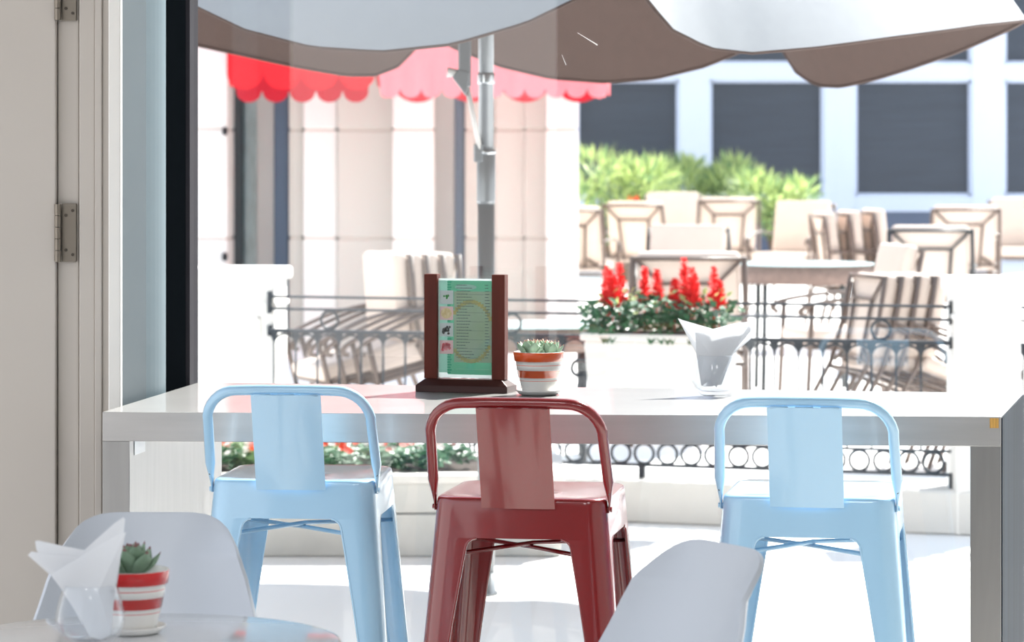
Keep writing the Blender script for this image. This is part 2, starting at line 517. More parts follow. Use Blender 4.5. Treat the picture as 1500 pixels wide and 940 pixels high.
def make_stool(paint, label):
    root = thing('bar_stool', label, 'stool', group='metal bar stools at the window bar')
    K = 7
    n = 4 * K
    rows = []
    hole = .014
    def circ(r, z):
        base = rounded(.1, .04, K)
        out = []
        for x, y in base:
            a = math.atan2(y, x)
            out.append((r * math.cos(a) * 1.5, r * math.sin(a), z))
        return out
    rows.append(circ(hole * .98, SEAT - .016))
    rows.append(circ(hole, SEAT - .0065))
    rows.append(circ(hole * 1.15, SEAT - .005))
    for h, r, z in ((.06, .05, SEAT - .0045), (.10, .05, SEAT - .0035), (.132, .045, SEAT - .001), (.146, .042, SEAT), (.1510, .041, SEAT - .0008), (.1540, .040, SEAT - .003), (.1555, .040, SEAT - .0065)):
        rows.append([(x, y, z) for x, y in rounded(h, r, K)])
    for z in (.785, .77, .75, .735, ZS):
        rows.append([(x, y, z) for x, y in rounded(hw(z), .040, K)])
    s = MB()
    for R in rows:
        s.v += [Vector(p) for p in R]
    for i in range(len(rows) - 1):
        for k in range(n):
            k2 = (k + 1) % n
            s.f.append((i * n + k, (i + 1) * n + k, (i + 1) * n + k2, i * n + k2)); s.m.append(0)
    s.build('seat', paint, root, smooth=True, solid=(.0028, -1))
    # four legs, sheet channels that carry on the rounded corners of the skirt
    def legw(z):
        w = .030 + .038 * (z / ZS) ** 2
        dz, fr = ZS - z, .016
        if dz < fr:
            w += fr - math.sqrt(max(0, fr * fr - (fr - dz) ** 2))
        return w
    zs = [ZS, ZS - .0008, ZS - .002, ZS - .004, ZS - .007, ZS - .011, ZS - .016] + [ZS - .016 - (ZS - .016) * t / 14 for t in range(1, 15)]
    for (sx, sy) in ((1, 1), (-1, 1), (-1, -1), (1, -1)):
        s = MB()
        cnt = 0
        for z in zs:
            h, r, w = hw(z), .040 - .006 * (1 - z / ZS), legw(z)
            w = max(w, r + .002) if z > .3 else max(w, r * .8)
            P = [(h - w, h), (h - (w + r) / 2, h)]
            P += [(h - r + r * math.sin(a), h - r + r * math.cos(a)) for a in [PI / 2 * i / 8 for i in range(9)]]
            P += [(h, h - (w + r) / 2), (h, h - w)]
            cnt = len(P)
            s.v += [Vector((x * sx, y * sy, z)) for x, y in P]
        for j in range(len(zs) - 1):
            for i in range(cnt - 1):
                q = (j * cnt + i, (j + 1) * cnt + i, (j + 1) * cnt + i + 1, j * cnt + i + 1)
                if sx * sy < 0:
                    q = q[::-1]
                s.f.append(q[::-1]); s.m.append(0)
        lg = s.build('leg', paint, root, smooth=True, solid=(.0028, -1))
        # rolled seams along both free edges
        e = MB()
        for side in (0, 1):
            P = []
            for z in zs:
                h, r, w = hw(z), .040 - .006 * (1 - z / ZS), legw(z)
                w = max(w, r + .002) if z > .3 else max(w, r * .8)
                p = (h - w, h - .0016) if side == 0 else (h - .0016, h - w)
                P.append((p[0] * sx, p[1] * sy, z))
            e.tube(P, .0026, 6)
        e.build('rolled_edge', paint, lg, smooth=True)
    # crossed rods
    for sx in (1, -1):
        z = .697
        h = hw(z) - .012
        MB().tube([(-h * sx, -h, z - .006), (0, 0, z + .004 * sx), (h * sx, h, z - .006)], .0042, 8).build('cross_brace', paint, root, smooth=True)
    # hoop back
    half, ytop, ztop, rc = .157, -.212, .974, .062
    def yz(z):
        return -.122 - (z - SEAT) * (.212 - .122) / (ztop - SEAT)
    side = [(half + .002, -.118, .772), (half + .003, yz(.79), .79), (half + .003, yz(.812), .812), (half + .003, yz(.83), .83), (half + .001, yz(.87), .87), (half - .001, yz(ztop - rc), ztop - rc)]
    arc = []
    for i in range(1, 9):
        a = PI / 2 * i / 8
        x = half - rc + rc * math.cos(a)
        z = ztop - rc + rc * math.sin(a)
        arc.append((x, yz(z), z))
    top = [(.05, ytop, ztop + .001), (-.05, ytop, ztop + .001)]
    right = side + arc
    path = right + top + [(-x, y, z) for x, y, z in reversed(right)]
    nn = len(path)
    rad, fl = [], []
    for i in range(nn):
        j = min(i, nn - 1 - i)
        rad.append(.0098 if j >= 3 else (.0098, .0104, .0102)[j] if j < 3 else .0098)
        fl.append(((1, 0, 0), (.22, .25, .6)[j]) if j < 3 else None)
    MB().tube(path, rad, 12, flat=fl).build('back_frame', paint, root, smooth=True)
    for sx in (1, -1):
        MB().tube([(sx * (half - .004), -.119, .778), (sx * (half + .0075), -.119, .778)], .0048, 6).build('bolt', paint, root)
        MB().tube([(sx * (half + .004), yz(.81) - .0099, .808), (sx * (half + .004), yz(.81) - .0085, .808)], .0018, 8).build('rivet', M['screw'], root)
    # sheet back plate
    def pl(u, v):
        z = .782 + v * (ztop - .008 - .782)
        w = .0665 - .003 * v * 0
        y = -.1605 - v * (abs(ytop) - .1605 + .009)
        y -= .006 * math.sin(v * PI) * 0
        return ((u - .5) * 2 * w, y - .004 * (1 - (2 * u - 1) ** 2), z)
    MB().grid(pl, 10, 8).build('back_plate', paint, root, smooth=True, solid=(.0022, 0))
    w = MB()
    for x in (-.045, 0, .045):
        w.tube([(x - .016, ytop - .0098, ztop - .0085), (x + .016, ytop - .0098, ztop - .0085)], .0022, 6)
    w.build('weld', paint, root, smooth=True)
    return root

def repaint(root, paint):
    for ch in root.children_recursive:
        if ch.type == 'MESH' and ch.data.materials[0] == M['blue_paint']:
            ch.data = ch.data.copy()
            ch.data.materials[0] = paint

st = make_stool(M['blue_paint'], 'pale blue metal bar stool beside the door wall, behind the white chair')
st.location = (-.404, 5.990, 0); st.rotation_euler = (0, 0, -math.radians(5.5))
s2 = copy_tree(st)
s2['label'] = 'dark red metal bar stool with low back plate'
s2.location = (.038, 5.673, 0); s2.rotation_euler = (0, 0, -math.radians(9.6))
repaint(s2, M['red_paint'])
s3 = copy_tree(st)
s3['label'] = 'pale blue metal bar stool below the napkin glass, nearest the bare wood corner'
s3.location = (.559, 5.69, 0); s3.rotation_euler = (0, 0, -math.radians(10.0))

# ------------------------------------------------------------------ menu stand
mn = thing('menu_stand', 'dark wooden table menu stand holding a green printed card', 'menu', (-.098, 6.535, BAR_Z), -math.radians(17))
bw, bdp = .102, .034
b = MB()
b.prism([(-bw, -bdp), (bw, -bdp), (bw, bdp), (-bw, bdp)], 0, .014)
b.prism([(-bw, -bdp), (bw, -bdp), (bw, bdp), (-bw, bdp)], .014, .027, top=[(-bw + .016, -bdp + .014), (bw - .016, -bdp + .014), (bw - .016, bdp - .014), (-bw + .016, bdp - .014)])
b.build('base', M['menu_base_wood'], mn, bevel=.0008)
for x in (-.0755, .0755):
    MB().box(x - .0145, x + .0145, -.0125, .0125, .027, .2495).build('post', M['menu_wood'], mn, bevel=.001)
MB().box(-.0612, .0612, -.003, .003, .0272, .246).build('acrylic_sleeve', M['acrylic'], mn)
cd = MB()
X0, X1, Z0, Z1 = -.0608, .0608, .029, .240
def cq(x0, x1, z0, z1, mi, y=-.0012, t=.0004):
    cd.box(x0, x1, y - t, y, z0, z1, mi)
cq(X0, X1, Z0, Z1, 0, y=.0012, t=.0024)
cd_layers = []
cq(X0 + .001, -.040, .040, .236, 1, y=-.0012)              # mint side strip
cq(-.040, X1 - .001, .036, .236, 2, y=-.0012)              # green field
cq(-.026, X1 - .001, .062, .213, 4, y=-.0016)              # sage text block
for k in range(36):                                         # wavy teal strip
    z = .038 + k * .0055
    cq(-.041, -.0335 + .0018 * (k % 2), z, z + .004, 3, y=-.0016)
for k in range(40):                                         # ochre ring of the bowl
    a = -3.0 + 5.6 * k / 39
    x, z = .012 + .047 * math.cos(a), .128 + .063 * math.sin(a)
    if x < X1 - .006 and x > -.026:
        cq(x - .0035, x + .0035, z - .0045, z + .0045, 5, y=-.0020, t=.0002)
# oval heading and text rows
ov = [(.000 + .024 * math.cos(a), -.0021, .222 + .0062 * math.sin(a)) for a in [2 * PI * i / 24 for i in range(24)]]
cd.slab(ov, (0, .0004, 0), 1)
rr = random.Random(3)
zr = .229
for k in range(26):
    z = .2255 - k * .0064
    if z < .066:
        break
    x = -.020
    L = rr.uniform(.018, .036)
    while x < -.020 + L:
        w = rr.uniform(.002, .0055)
        cq(x, x + w, z, z + .0016, 6, y=-.0024, t=.0002)
        x += w + .0011
    cq(.043, .043 + rr.uniform(.007, .011), z, z + .0014, 6, y=-.0024, t=.0002)
    if k > 2 and k % 3 == 0:
        cq(-.020 + L + .003, .040, z - .0002, z + .0003, 6, y=-.0024, t=.0002)
cq(-.022, .052, .0475, .0482, 1, y=-.0024, t=.0002)
# four dish photographs
for k, (zc, back) in enumerate(((.200, 0), (.166, 9), (.131, 0), (.094, 9))):
    cq(-.058, -.0275, zc - .0145, zc + .0145, back, y=-.0022, t=.0003)
    disc = [(-.043 + .0125 * math.cos(a), -.0027, zc + .0115 * math.sin(a)) for a in [2 * PI * i / 20 for i in range(20)]]
    cd.slab(disc, (0, .0003, 0), (0, 7, 0, 9)[k])
    for q in range((7, 0, 22, 14)[k]):
        x, z = -.043 + rr.uniform(-.008, .008), zc + rr.uniform(-.008, .008)
        if k == 0:
            x, z = -.043 + rr.uniform(-.005, .005), zc + rr.uniform(-.005, .005)
        r_ = (.0022, .002, .0026, .0036)[k]
        d8 = [(x + r_ * math.cos(a), -.0030, z + r_ * math.sin(a)) for a in [2 * PI * i / 8 for i in range(8)]]
        cd.slab(d8, (0, .0002, 0), (8, 7, 10, 11)[k])
cd.build('menu_card', [M['menu_white'], M['menu_mint'], M['menu_green'], M['menu_teal'], M['menu_sage'], M['menu_ochre'], M['menu_text'], M['photo_cream'], M['photo_green'], M['photo_pink'], M['photo_black'], M['photo_red']], mn)

# ------------------------------------------------------------------ striped pots
def fat_leaf(mb, base, az, tilt, L, W, T, seg=8, rows=14):
    """a plump pointed succulent leaf rising from base, outward along az, tilt from vertical"""
    ca, sa = math.cos(az), math.sin(az)
    o = len(mb.v)
    for j in range(rows + 1):
        t = j / rows
        wd = W * .5 * (math.sin(PI * min(1, t * .92 + .08)) ** .8) * (.45 + .75 * t if t < .7 else 1.0 * (1 - (t - .7) / .3 * .35))
        if j == rows:
            wd = W * .015
        th = T * .5 * (wd / (W * .5 + 1e-9)) + .0001
        ang = tilt * (1 - .55 * t)                 # curls up to the tip
        rr_ = L * (t * math.sin(tilt) - .18 * t * t * math.sin(tilt))
        zz = L * (t * math.cos(tilt) + .22 * t * t * math.sin(tilt))
        cen = Vector((base[0] + ca * rr_, base[1] + sa * rr_, base[2] + zz))
        side = Vector((-sa, ca, 0))
        up = Vector((-ca * math.cos(ang), -sa * math.cos(ang), math.sin(ang)))
        for k in range(seg):
            a = 2 * PI * k / seg
            mb.v.append(cen + side * wd * math.cos(a) + up * (th * math.sin(a) + .25 * th * 0))
    for j in range(rows):
        for k in range(seg):
            k2 = (k + 1) % seg
            mb.f.append((o + j * seg + k, o + j * seg + k2, o + (j + 1) * seg + k2, o + (j + 1) * seg + k))
            mb.m.append(1 if j >= rows - 1 else 0)
    mb.f.append(tuple(o + rows * seg + k for k in range(seg))); mb.m.append(1)

def rosette(R, n, seed):
    rg = random.Random(seed)
    mb = MB()
    for i in range(n):
        t = (i + .5) / n
        az = i * 2.39996
        tilt = .12 + .95 * t ** 1.1
        L = R * (.95 + .18 * t)
        fat_leaf(mb, (math.cos(az) * R * .16 * t, math.sin(az) * R * .16 * t, 0), az, tilt, L * rg.uniform(.93, 1.05), R * .78, R * .24)
    return mb

def make_pot(glaze, label, loc, plants, leafm, tipm):
    root = thing('potted_succulent', label, 'plant', loc)
    prof = [(.034, .006), (.0365, .014), (.0395, .026), (.0410, .0305), (.0412, .0315), (.0420, .037), (.0425, .0372), (.0455, .0525), (.0462, .0527), (.0475, .0628), (.0476, .0640), (.0484, .0705), (.0495, .0708), (.0515, .0715), (.0535, .0885), (.0532, .0905), (.0510, .0910), (.0500, .0885), (.0480, .0780)]
    #        0 white                      | thin line       | white | band                           | white | line | white        | rim band ...
    mis = [0, 0, 0, 1, 0, 0, 1, 1, 0, 1, 0, 0, 0, 1, 1, 0, 0, 0]
    MB().lathe(prof, 48, mis=mis, cap1=False).build('pot', [M['glaze_white'], glaze], root, smooth=True)
    MB().lathe([(.034, 0), (.041, .0022), (.0485, .0095), (.0492, .0112), (.0478, .0114), (.040, .0062), (.034, .0052), (.02, .005)], 48, cap1=True).build('saucer', M['glaze_white'], root, smooth=True)
    MB().lathe([(.0488, .0815), (.030, .0830), (.004, .0835)], 32, cap0=False).build('gravel', M['gravel'], root, smooth=True)
    for i, (x, y, R, n, sd_) in enumerate(plants):
        rosette(R, n, sd_).build('rosette', [leafm, tipm], root, smooth=True, loc=(x, y, .080))
    return root
make_pot(M['glaze_orange'], 'orange and white striped pot of pale succulents on the steel bar', (.056, 6.44, BAR_Z),
         [(-.018, -.010, .036, 15, 1), (.022, .002, .034, 14, 2), (.002, .020, .036, 14, 3)], M['succulent_pale'], M['succulent_pink'])
TZ = .733
make_pot(M['glaze_red'], 'red and white striped pot with one dark succulent on the round white table', (-.541, 4.372, TZ),
         [(-.002, 0, .047, 22, 5)], M['succulent'], M['succulent_tip'])

# ------------------------------------------------------------------ napkin glasses
def make_glass(label, loc):
    r = thing('glass_tumbler', label, 'glass', loc, group='tumblers used as napkin holders')
    prof = [(.004, .0), (.026, .0), (.031, .003), (.041, .014), (.0475, .027), (.0485, .036), (.0465, .050), (.042, .066), (.0372, .0835), (.0366, .0845), (.0358, .0835), (.0405, .066), (.0448, .050), (.0468, .036), (.0457, .028), (.0392, .0165), (.029, .009), (.004, .0078)]
    MB().lathe(prof, 48).build('bowl', M['tumbler'], r, smooth=True)
    return r
GB = Vector((.424, 6.43, BAR_Z))
GN = Vector((-.585, 4.262, TZ))
make_glass('clear stemless glass of napkins standing on the steel bar', GB)
make_glass('clear stemless glass of napkins standing on the round white table', GN)

def napkin(label, base, scale, pts, y0, bend, group):
    """folded paper napkin: outline pts in px around the glass foot (dx right, dy up), at depth y0, thickness of a few folded plies"""
    s = scale
    n = len(pts)
    V = [Vector((p[0] * s, y0 + (p[2] if len(p) > 2 else 0), p[1] * s)) for p in pts]
    mb = MB()
    cen = sum(V, Vector()) / n
    cen.y += bend
    th = Vector((0, .0016, 0))
    vs = V + [cen] + [v + th for v in V] + [cen + th]
    fs = []
    for i in range(n):
        j = (i + 1) % n
        fs.append((i, j, n))
        fs.append((j + n + 1, i + n + 1, 2 * n + 1))
        fs.append((j, i, i + n + 1, j + n + 1))
    mb.add(vs, fs)
    o = mb.build('paper_napkin', M['napkin'], loc=base)
    return tag(o, label, 'napkin', group)
sb = 6.43 / F
gb = 'napkins in the glass on the bar'
def rel(lst, px, py):
    return [((q[0] - px), (py - q[1])) + tuple(q[2:]) for q in lst]
FX, FY = 1047, 579
napkin('grey-shaded napkin folded square at the front of the bar glass', GB, sb, rel([(1018, 487), (1094, 480), (1071, 519), (1049, 567), (1040, 556), (1027, 565), (1020, 519)], FX, FY), -.012, -.004, gb)
napkin('napkin with a sharp corner sticking up on the door side of the bar glass', GB, sb, rel([(993, 466), (1000, 469), (1045, 482), (1060, 519), (1045, 566), (1030, 566), (1022, 521)], FX, FY), .000, .006, gb)
napkin('white napkin behind the grey-shaded one, fanned over the rim of the bar glass', GB, sb, rel([(1040, 484), (1072, 475), (1104, 471), (1100, 486), (1071, 521), (1058, 564), (1040, 566)], FX, FY), .010, .004, gb)
napkin('outermost white napkin drooping from the bar glass away from the pot', GB, sb, rel([(1060, 480), (1103, 474), (1107, 491), (1098, 500), (1072, 522), (1060, 560), (1046, 565)], FX, FY), .017, .004, gb)
sn = 4.262 / F
gnk = 'napkins in the glass on the round table'
FX, FY = 132, 944
napkin('front napkin of the round table glass, its tall corner beside the succulent', GN, sn, rel([(78, 838), (168, 784), (186, 777), (181, 800), (172, 845), (169, 868), (165, 927), (150, 934), (134, 930), (118, 902), (97, 868)], FX, FY), -.016, -.006, gnk)
napkin('napkin pointing towards the grey door, lower of the two corners over the round table', GN, sn, rel([(41, 812), (46, 807), (80, 811), (118, 814), (150, 870), (140, 925), (118, 900), (94, 866), (75, 842)], FX, FY), -.004, .004, gnk)
napkin('napkin pointing towards the grey door, upper of the two corners over the round table', GN, sn, rel([(50, 793), (55, 792), (90, 800), (126, 807), (152, 870), (140, 922), (120, 895), (95, 860), (52, 806)], FX, FY), .006, .004, gnk)
napkin('thin upright napkin at the back of the round table glass', GN, sn, rel([(120, 808), (165, 768), (178, 759), (181, 762), (178, 790), (168, 866), (158, 915), (140, 900), (126, 866)], FX, FY), .014, .004, gnk)

# ------------------------------------------------------------------ round café table
TC = Vector(((205 - CX) / F * 4.286, 4.286, 0))
tb = thing('cafe_table', 'round glossy white café table with a napkin glass and red striped pot', 'table', TC)
R = .2815
MB().lathe([(R - .02, TZ - .022), (R - .003, TZ - .021), (R, TZ - .016), (R, TZ - .004), (R - .0015, TZ - .0008), (R - .006, TZ), (.1, TZ), (.004, TZ)], 96).build('tabletop', M['table_laminate'], tb, smooth=True)
MB().tube([(0, 0, .02), (0, 0, TZ - .022)], .03, 24).build('column', M['chrome'], tb, smooth=True)
MB().lathe([(.21, 0), (.21, .008), (.19, .014), (.05, .024), (.03, .04)], 48).build('base', M['chrome'], tb, smooth=True)

# ------------------------------------------------------------------ moulded shell chairs
def make_shell(label, loc, rz):
    root = thing('shell_chair', label, 'chair', loc, rz, 'white shell chairs by the round table')
    # profile from the top of the back to the front lip; y = forward
    prof = spline([(0, -.245, .842), (0, -.222, .78), (0, -.188, .69), (0, -.150, .60), (0, -.105, .52), (0, -.04, .465), (0, .05, .442), (0, .14, .446), (0, .20, .436), (0, .222, .405)], 5)
    zt = .842
    def half(k):
        t = k / (len(prof) - 1)
        z = prof[k].z
        if t < .55:
            d = zt - z
            table = [(0, .066), (.004, .088), (.010, .104), (.018, .116), (.03, .127), (.05, .139), (.10, .158), (.162, .174), (.25, .198), (.33, .217), (.39, .228), (.5, .23)]
            for (a, va), (b_, vb) in zip(table, table[1:]):
                if d <= b_:
                    return va + (vb - va) * (d - a) / (b_ - a)
            return .23
        return .23 - .03 * ((t - .55) / .45) ** 3
    # resample densely near the top
    P2, H2 = [], []
    ks = [i * .25 for i in range(0, 24)] + list(range(6, len(prof)))
    for q in ks:
        i = min(int(q), len(prof) - 2)
        fr = q - i
        p = prof[i].lerp(prof[i + 1], fr)
        P2.append(p)
        H2.append(half(i) * (1 - fr) + half(i + 1) * fr if q >= 6 else None)
    for i, p in enumerate(P2):
        if H2[i] is None:
            d = zt - p.z
            table = [(0, .066), (.003, .085), (.007, .098), (.013, .110), (.022, .121), (.035, .130), (.05, .139), (.10, .158), (.162, .174), (.25, .198)]
            for (a, va), (b_, vb) in zip(table, table[1:]):
                if d <= b_:
                    H2[i] = va + (vb - va) * (d - a) / (b_ - a); break
    nr = len(P2)
    nu = 24
    mb = MB()
    for j in range(nr):
        a = P2[max(0, j - 1)]; b_ = P2[min(nr - 1, j + 1)]
        tg = (b_ - a).normalized()
        nrm = Vector((0, -tg.z, tg.y))           # towards the sitter
        if nrm.y < 0 and nrm.z < 0:
            nrm = -nrm
        if P2[j].z > .6:
            nrm = Vector((0, 1, 0)).lerp(nrm, max(0, min(1, (.72 - P2[j].z) / .12))).normalized()
        tt = j / (nr - 1)
        for i in range(nu + 1):
            u = -1 + 2 * i / nu
            curl = (.040 * abs(u) ** 2.2 + .012 * abs(u) ** 6) * min(1, .05 + tt * 3.0) * (1 if tt < .8 else 1 - (tt - .8) * 3)
            p = P2[j] + nrm * curl
            mb.v.append(Vector((u * H2[j], p.y, p.z)))
    for j in range(nr - 1):
        for i in range(nu):
            mb.f.append((j * (nu + 1) + i, j * (nu + 1) + i + 1, (j + 1) * (nu + 1) + i + 1, (j + 1) * (nu + 1) + i)); mb.m.append(0)
    o = mb.build('seat_shell', M['white_plastic'], root, smooth=True)
    md = o.modifiers.new('solid', 'SOLIDIFY'); md.thickness = .008; md.offset = 0
    md = o.modifiers.new('bev', 'BEVEL'); md.width = .0034; md.segments = 3; md.limit_method = 'ANGLE'; md.angle_limit = math.radians(50)
    for (sx, sy) in ((1, 1), (-1, 1), (-1, -1), (1, -1)):
        MB().tube([(sx * .23, sy * .21 - .02, 0), (sx * .12, sy * .10, .42)], [.010, .015], 12).build('leg', M['twig'], root, smooth=True)
    MB().tube([(-.13, -.11, .40), (.13, .11, .40)], .005, 8).build('cross_rod', M['bronze_dark'], root, smooth=True)
    MB().tube([(.13, -.11, .40), (-.13, .11, .40)], .005, 8).build('cross_rod', M['bronze_dark'], root, smooth=True)
    return root
# heading: rz=0 faces +Y (away from the camera)
c = at(225, 752, 4.92)
make_shell('white plastic shell chair facing the round table, in front of the first pale blue stool', (c.x, 4.92 - .245, 0), PI)
make_shell('white plastic shell chair turned sideways between the red stool and a pale blue stool', (.108, 4.385, 0), math.radians(121))

# ------------------------------------------------------------------ outside: ground, kerb, planting
m = MB().box(-9, 12, 6.98, 12.0, -.12, -.002).box(-9, 12, 12.0, 60, -.12, -.004)
g = m.build('ground', M['paving']); g['kind'] = 'structure'; g['label'] = 'pale sunlit paving outside'; g['category'] = 'ground'
LA = at(395, 432, 12.6); RA = at(1393, 447, 11.7)
fl2 = (Vector((RA.x, RA.y)) - Vector((LA.x, LA.y)))
FLEN = fl2.length
fu = fl2.normalized()
fnn = Vector((-fu.y, fu.x))
FZ = math.atan2(fu.y, fu.x)
def fp(t, off=0.0):
    return Vector((LA.x, LA.y)) + fu * t + fnn * off
KZ = .165
a, b, c, d = fp(-4, -.10), fp(9, -.10), fp(9, .14), fp(-4, .14)
m = MB().prism([tuple(a), tuple(b), tuple(c), tuple(d)], 0, KZ)
o = m.build('kerb', M['kerb'], bevel=.01); o['kind'] = 'structure'; o['label'] = 'pale stone kerb under the iron railing'; o['category'] = 'kerb'
def z0(Y):
    return .10 + max(0.0, Y - 18) * .0143
m = MB()
prev = None
ys = [None, 18.0, 60.0]
a, b = fp(-5, .12), fp(10, .12)
vs = [(a.x, a.y, .10), (b.x, b.y, .10), (14, 18, .10), (-10, 18, .10), (20, 60, z0(60)), (-16, 60, z0(60))]
m.add(vs, [(0, 1, 2, 3), (3, 2, 4, 5)])
o = m.build('terrace_paving', M['paving'], solid=(.05, -1)); o['kind'] = 'structure'; o['label'] = 'pale terrace paving behind the railing'; o['category'] = 'ground'

# piers at both ends of the railing
def pier(label, cx, cy, w, dpt, top, ang, panel):
    r = thing('garden_pier', label, 'pier', (cx, cy, 0), ang)
    b = MB().box(-w / 2, w / 2, -dpt / 2, dpt / 2, 0, top - .055)
    bo = b.build('shaft', M['stone_white_and_lit'], r, bevel=.006)
    if panel:
        p = MB()
        x0, x1, zz0, zz1 = -w / 2 + .06, w / 2 - .06, .12, top - .2
        y = -dpt / 2
        for (xa, xb, za, zb) in ((x0, x1, zz1 - .012, zz1), (x0, x1, zz0, zz0 + .012), (x0, x0 + .012, zz0, zz1), (x1 - .012, x1, zz0, zz1)):
            p.box(xa, xb, y - .007, y + .002, za, zb)
        p.build('panel_moulding', M['stone_white_and_lit'], bo)
    MB().box(-w / 2 - .008, w / 2 + .008, -dpt / 2 - .008, dpt / 2 + .008, top - .16, top - .14).build('band', M['stone_white_and_lit'], r, bevel=.003)
    MB().box(-w / 2 - .022, w / 2 + .022, -dpt / 2 - .022, dpt / 2 + .022, top - .055, top).build('cap', M['stone_white_and_lit'], r, bevel=.016, bseg=3)
    return r
wl = .44
pier('white panelled garden pier by the black window frame', LA.x + .035 - wl / 2, LA.y + .185, wl, .30, .973, FZ * .3, True)
pier('white garden pier at the end of the railing above the bare wood corner', RA.x + .127, RA.y + .02, .245, .26, .971, 0, False)

# wrought iron railing
def railing(label, start, length, skip=()):
    r = thing('iron_railing', label, 'railing', (start.x, start.y, 0), FZ, 'iron railing sections')
    zt, z2, z3, zr, zb = .862, .812, .722, .300, .222
    MB().box(0, length, -.012, .012, zt - .010, zt).build('top_rail', M['iron'], r, bevel=.002)
    MB().box(0, length, -.012, .012, z2 - .010, z2).build('rail', M['iron'], r, bevel=.002)
    MB().box(0, length, -.016, .016, z3 - .012, z3 + .003).build('rail', M['iron'], r, bevel=.002)
    MB().box(0, length, -.010, .010, zr, zr + .010).build('rail', M['iron'], r, bevel=.002)
    MB().box(0, length, -.012, .012, zb - .012, zb).build('bottom_rail', M['iron'], r, bevel=.002)
    n = max(1, round((length - .04) / .0955))
    sp = (length - .04) / n
    arch = bal = ring = None
    for i in range(n):
        x = .02 + i * sp
        if arch is None:
            P = [(0, 0, z3 - .085)] + [(sp / 2 - sp / 2 * math.cos(a), 0, z3 - .058 + .040 * math.sin(a)) for a in [PI * k / 14 for k in range(15)]] + [(sp, 0, z3 - .085)]
            arch = MB().tube(P, .0048, 8).build('arch', M['iron'], r, smooth=True)
            b2 = MB().tube([(0, 0, zr), (0, 0, z3 - .06)], .0048, 8)
            b2.lathe([(.005, .40), (.009, .405), (.009, .412), (.005, .417)], 10)
            b2.add([(-.020, -.004, z3 - .012), (.020, -.004, z3 - .012), (.003, -.004, z3 - .05), (-.003, -.004, z3 - .05)], [(0, 3, 2, 1)])
            bal = b2.build('baluster', M['iron'], r, smooth=True)
            cr = (zr - zb) / 2
            P = [(cr * math.cos(a), 0, cr * math.sin(a)) for a in [2 * PI * k / 24 for k in range(24)]]
            ring = MB().tube(P, .0062, 8, closed=True).build('ring', M['iron'], r, smooth=True)
        else:
            arch, bal, ring = arch.copy(), bal.copy(), ring.copy()
            for q in (arch, bal, ring):
                COL.objects.link(q)
        arch.location = (x, 0, 0)
        bal.location = (x, 0, 0)
        ring.location = (x + sp / 2, 0, (zr + zb) / 2)
    for x in [.265, 1.05, 1.75, length - .27]:
        if x < length - .1:
            cr = (z2 - z3) / 2 - .008
            P = [(x + cr * math.cos(a), 0, (z2 + z3) / 2 - .003 + cr * math.sin(a)) for a in [2 * PI * k / 24 for k in range(24)]]
            MB().tube(P, .0058, 8, closed=True).build('roundel', M['iron'], r, smooth=True)
    for x in ([.0, length] if length > 1 else [.0]):
        MB().box(x - .004, x + .004, -.016, .016, z2 - .024, zt + .016).box(x - .004, x + .004, -.016, .016, z3 - .026, z3 + .018).box(x - .006, x + .006, -.012, .012, KZ, zb).build('end_bracket', M['iron'], r)
    for x in [.35 + .62 * k for k in range(int(length / .62))]:
        MB().box(x - .012, x + .012, -.012, .012, KZ - .002, zb).build('foot', M['iron'], r)
    return r
railing('dark wrought iron railing with arches and rings carrying the flower box', fp(0), FLEN)
railing('short stretch of dark iron railing beyond the pier at the wood-cornered bar end', fp(FLEN + .255), 3.2)

# flower box hung on the railing
BXC = (at(969, 520, 11.9))
fb = thing('flower_box', 'white flower box of red salvia hung on the iron railing', 'planter', (BXC.x, BXC.y - .02, 0), FZ)
BW = .282
zt, zb = .748, .530
b = MB()
b.prism([(-BW + .012, -.10), (BW - .012, -.10), (BW - .012, .075), (-BW + .012, .075)], zb, zt - .03, top=[(-BW, -.115), (BW, -.115), (BW, .085), (-BW, .085)])
b.build('box', M['box_white'], fb, bevel=.012, bseg=3)
MB().box(-BW - .012, BW + .012, -.127, .097, zt - .03, zt).build('rim', M['box_white'], fb, bevel=.008)
MB().box(-BW + .006, BW - .006, -.105, .075, zt, zt + .004).build('soil', M['soil'], fb)
rg = random.Random(11)
fo = MB()
for k in range(620):
    x = rg.uniform(-BW - .02, BW + .01); y = rg.uniform(-.13, .09)
    h = rg.uniform(.0, .14) * (1 - .25 * abs(x) / BW)
    p = Vector((x, y, zt + h))
    d = Vector((rg.uniform(-1, 1), rg.uniform(-1.2, .6), rg.uniform(-.4, .7)))
    fo.leaf(p, d, (rg.uniform(-.4, .4), -.7, 1), rg.uniform(.03, .05), rg.uniform(.024, .036))
for x in (-.2, -.17, .0, .02, .06, .15):      # leaves hanging over the rim
    for q in range(3):
        fo.leaf((x + rg.uniform(-.02, .02), -.118, zt + .008), (rg.uniform(-.3, .3), -.25, -1), (0, -1, .1), .05, .034)
fo.build('foliage', M['leaf_dark'], fb)
fo = MB()
for k in range(60):
    p = Vector((rg.uniform(-BW, BW), rg.uniform(-.1, .06), zt + rg.uniform(.06, .16)))
    fo.leaf(p, (rg.uniform(-1, 1), rg.uniform(-1, 1), .5), (0, -.5, 1), .035, .026)
fo.build('young_leaves', M['leaf_light'], fb)
spikes = [(-.238, .055, .248, .026), (-.205, -.02, .235, .030), (-.175, .02, .260, .028), (-.182, -.05, .215, .030), (-.078, .03, .250, .017), (-.020, .0, .240, .019), (.078, .04, .285, .020), (.060, -.03, .205, .025), (.118, .0, .250, .026), (.140, -.04, .228, .026), (.200, .03, .250, .020), (.235, -.02, .198, .024)]
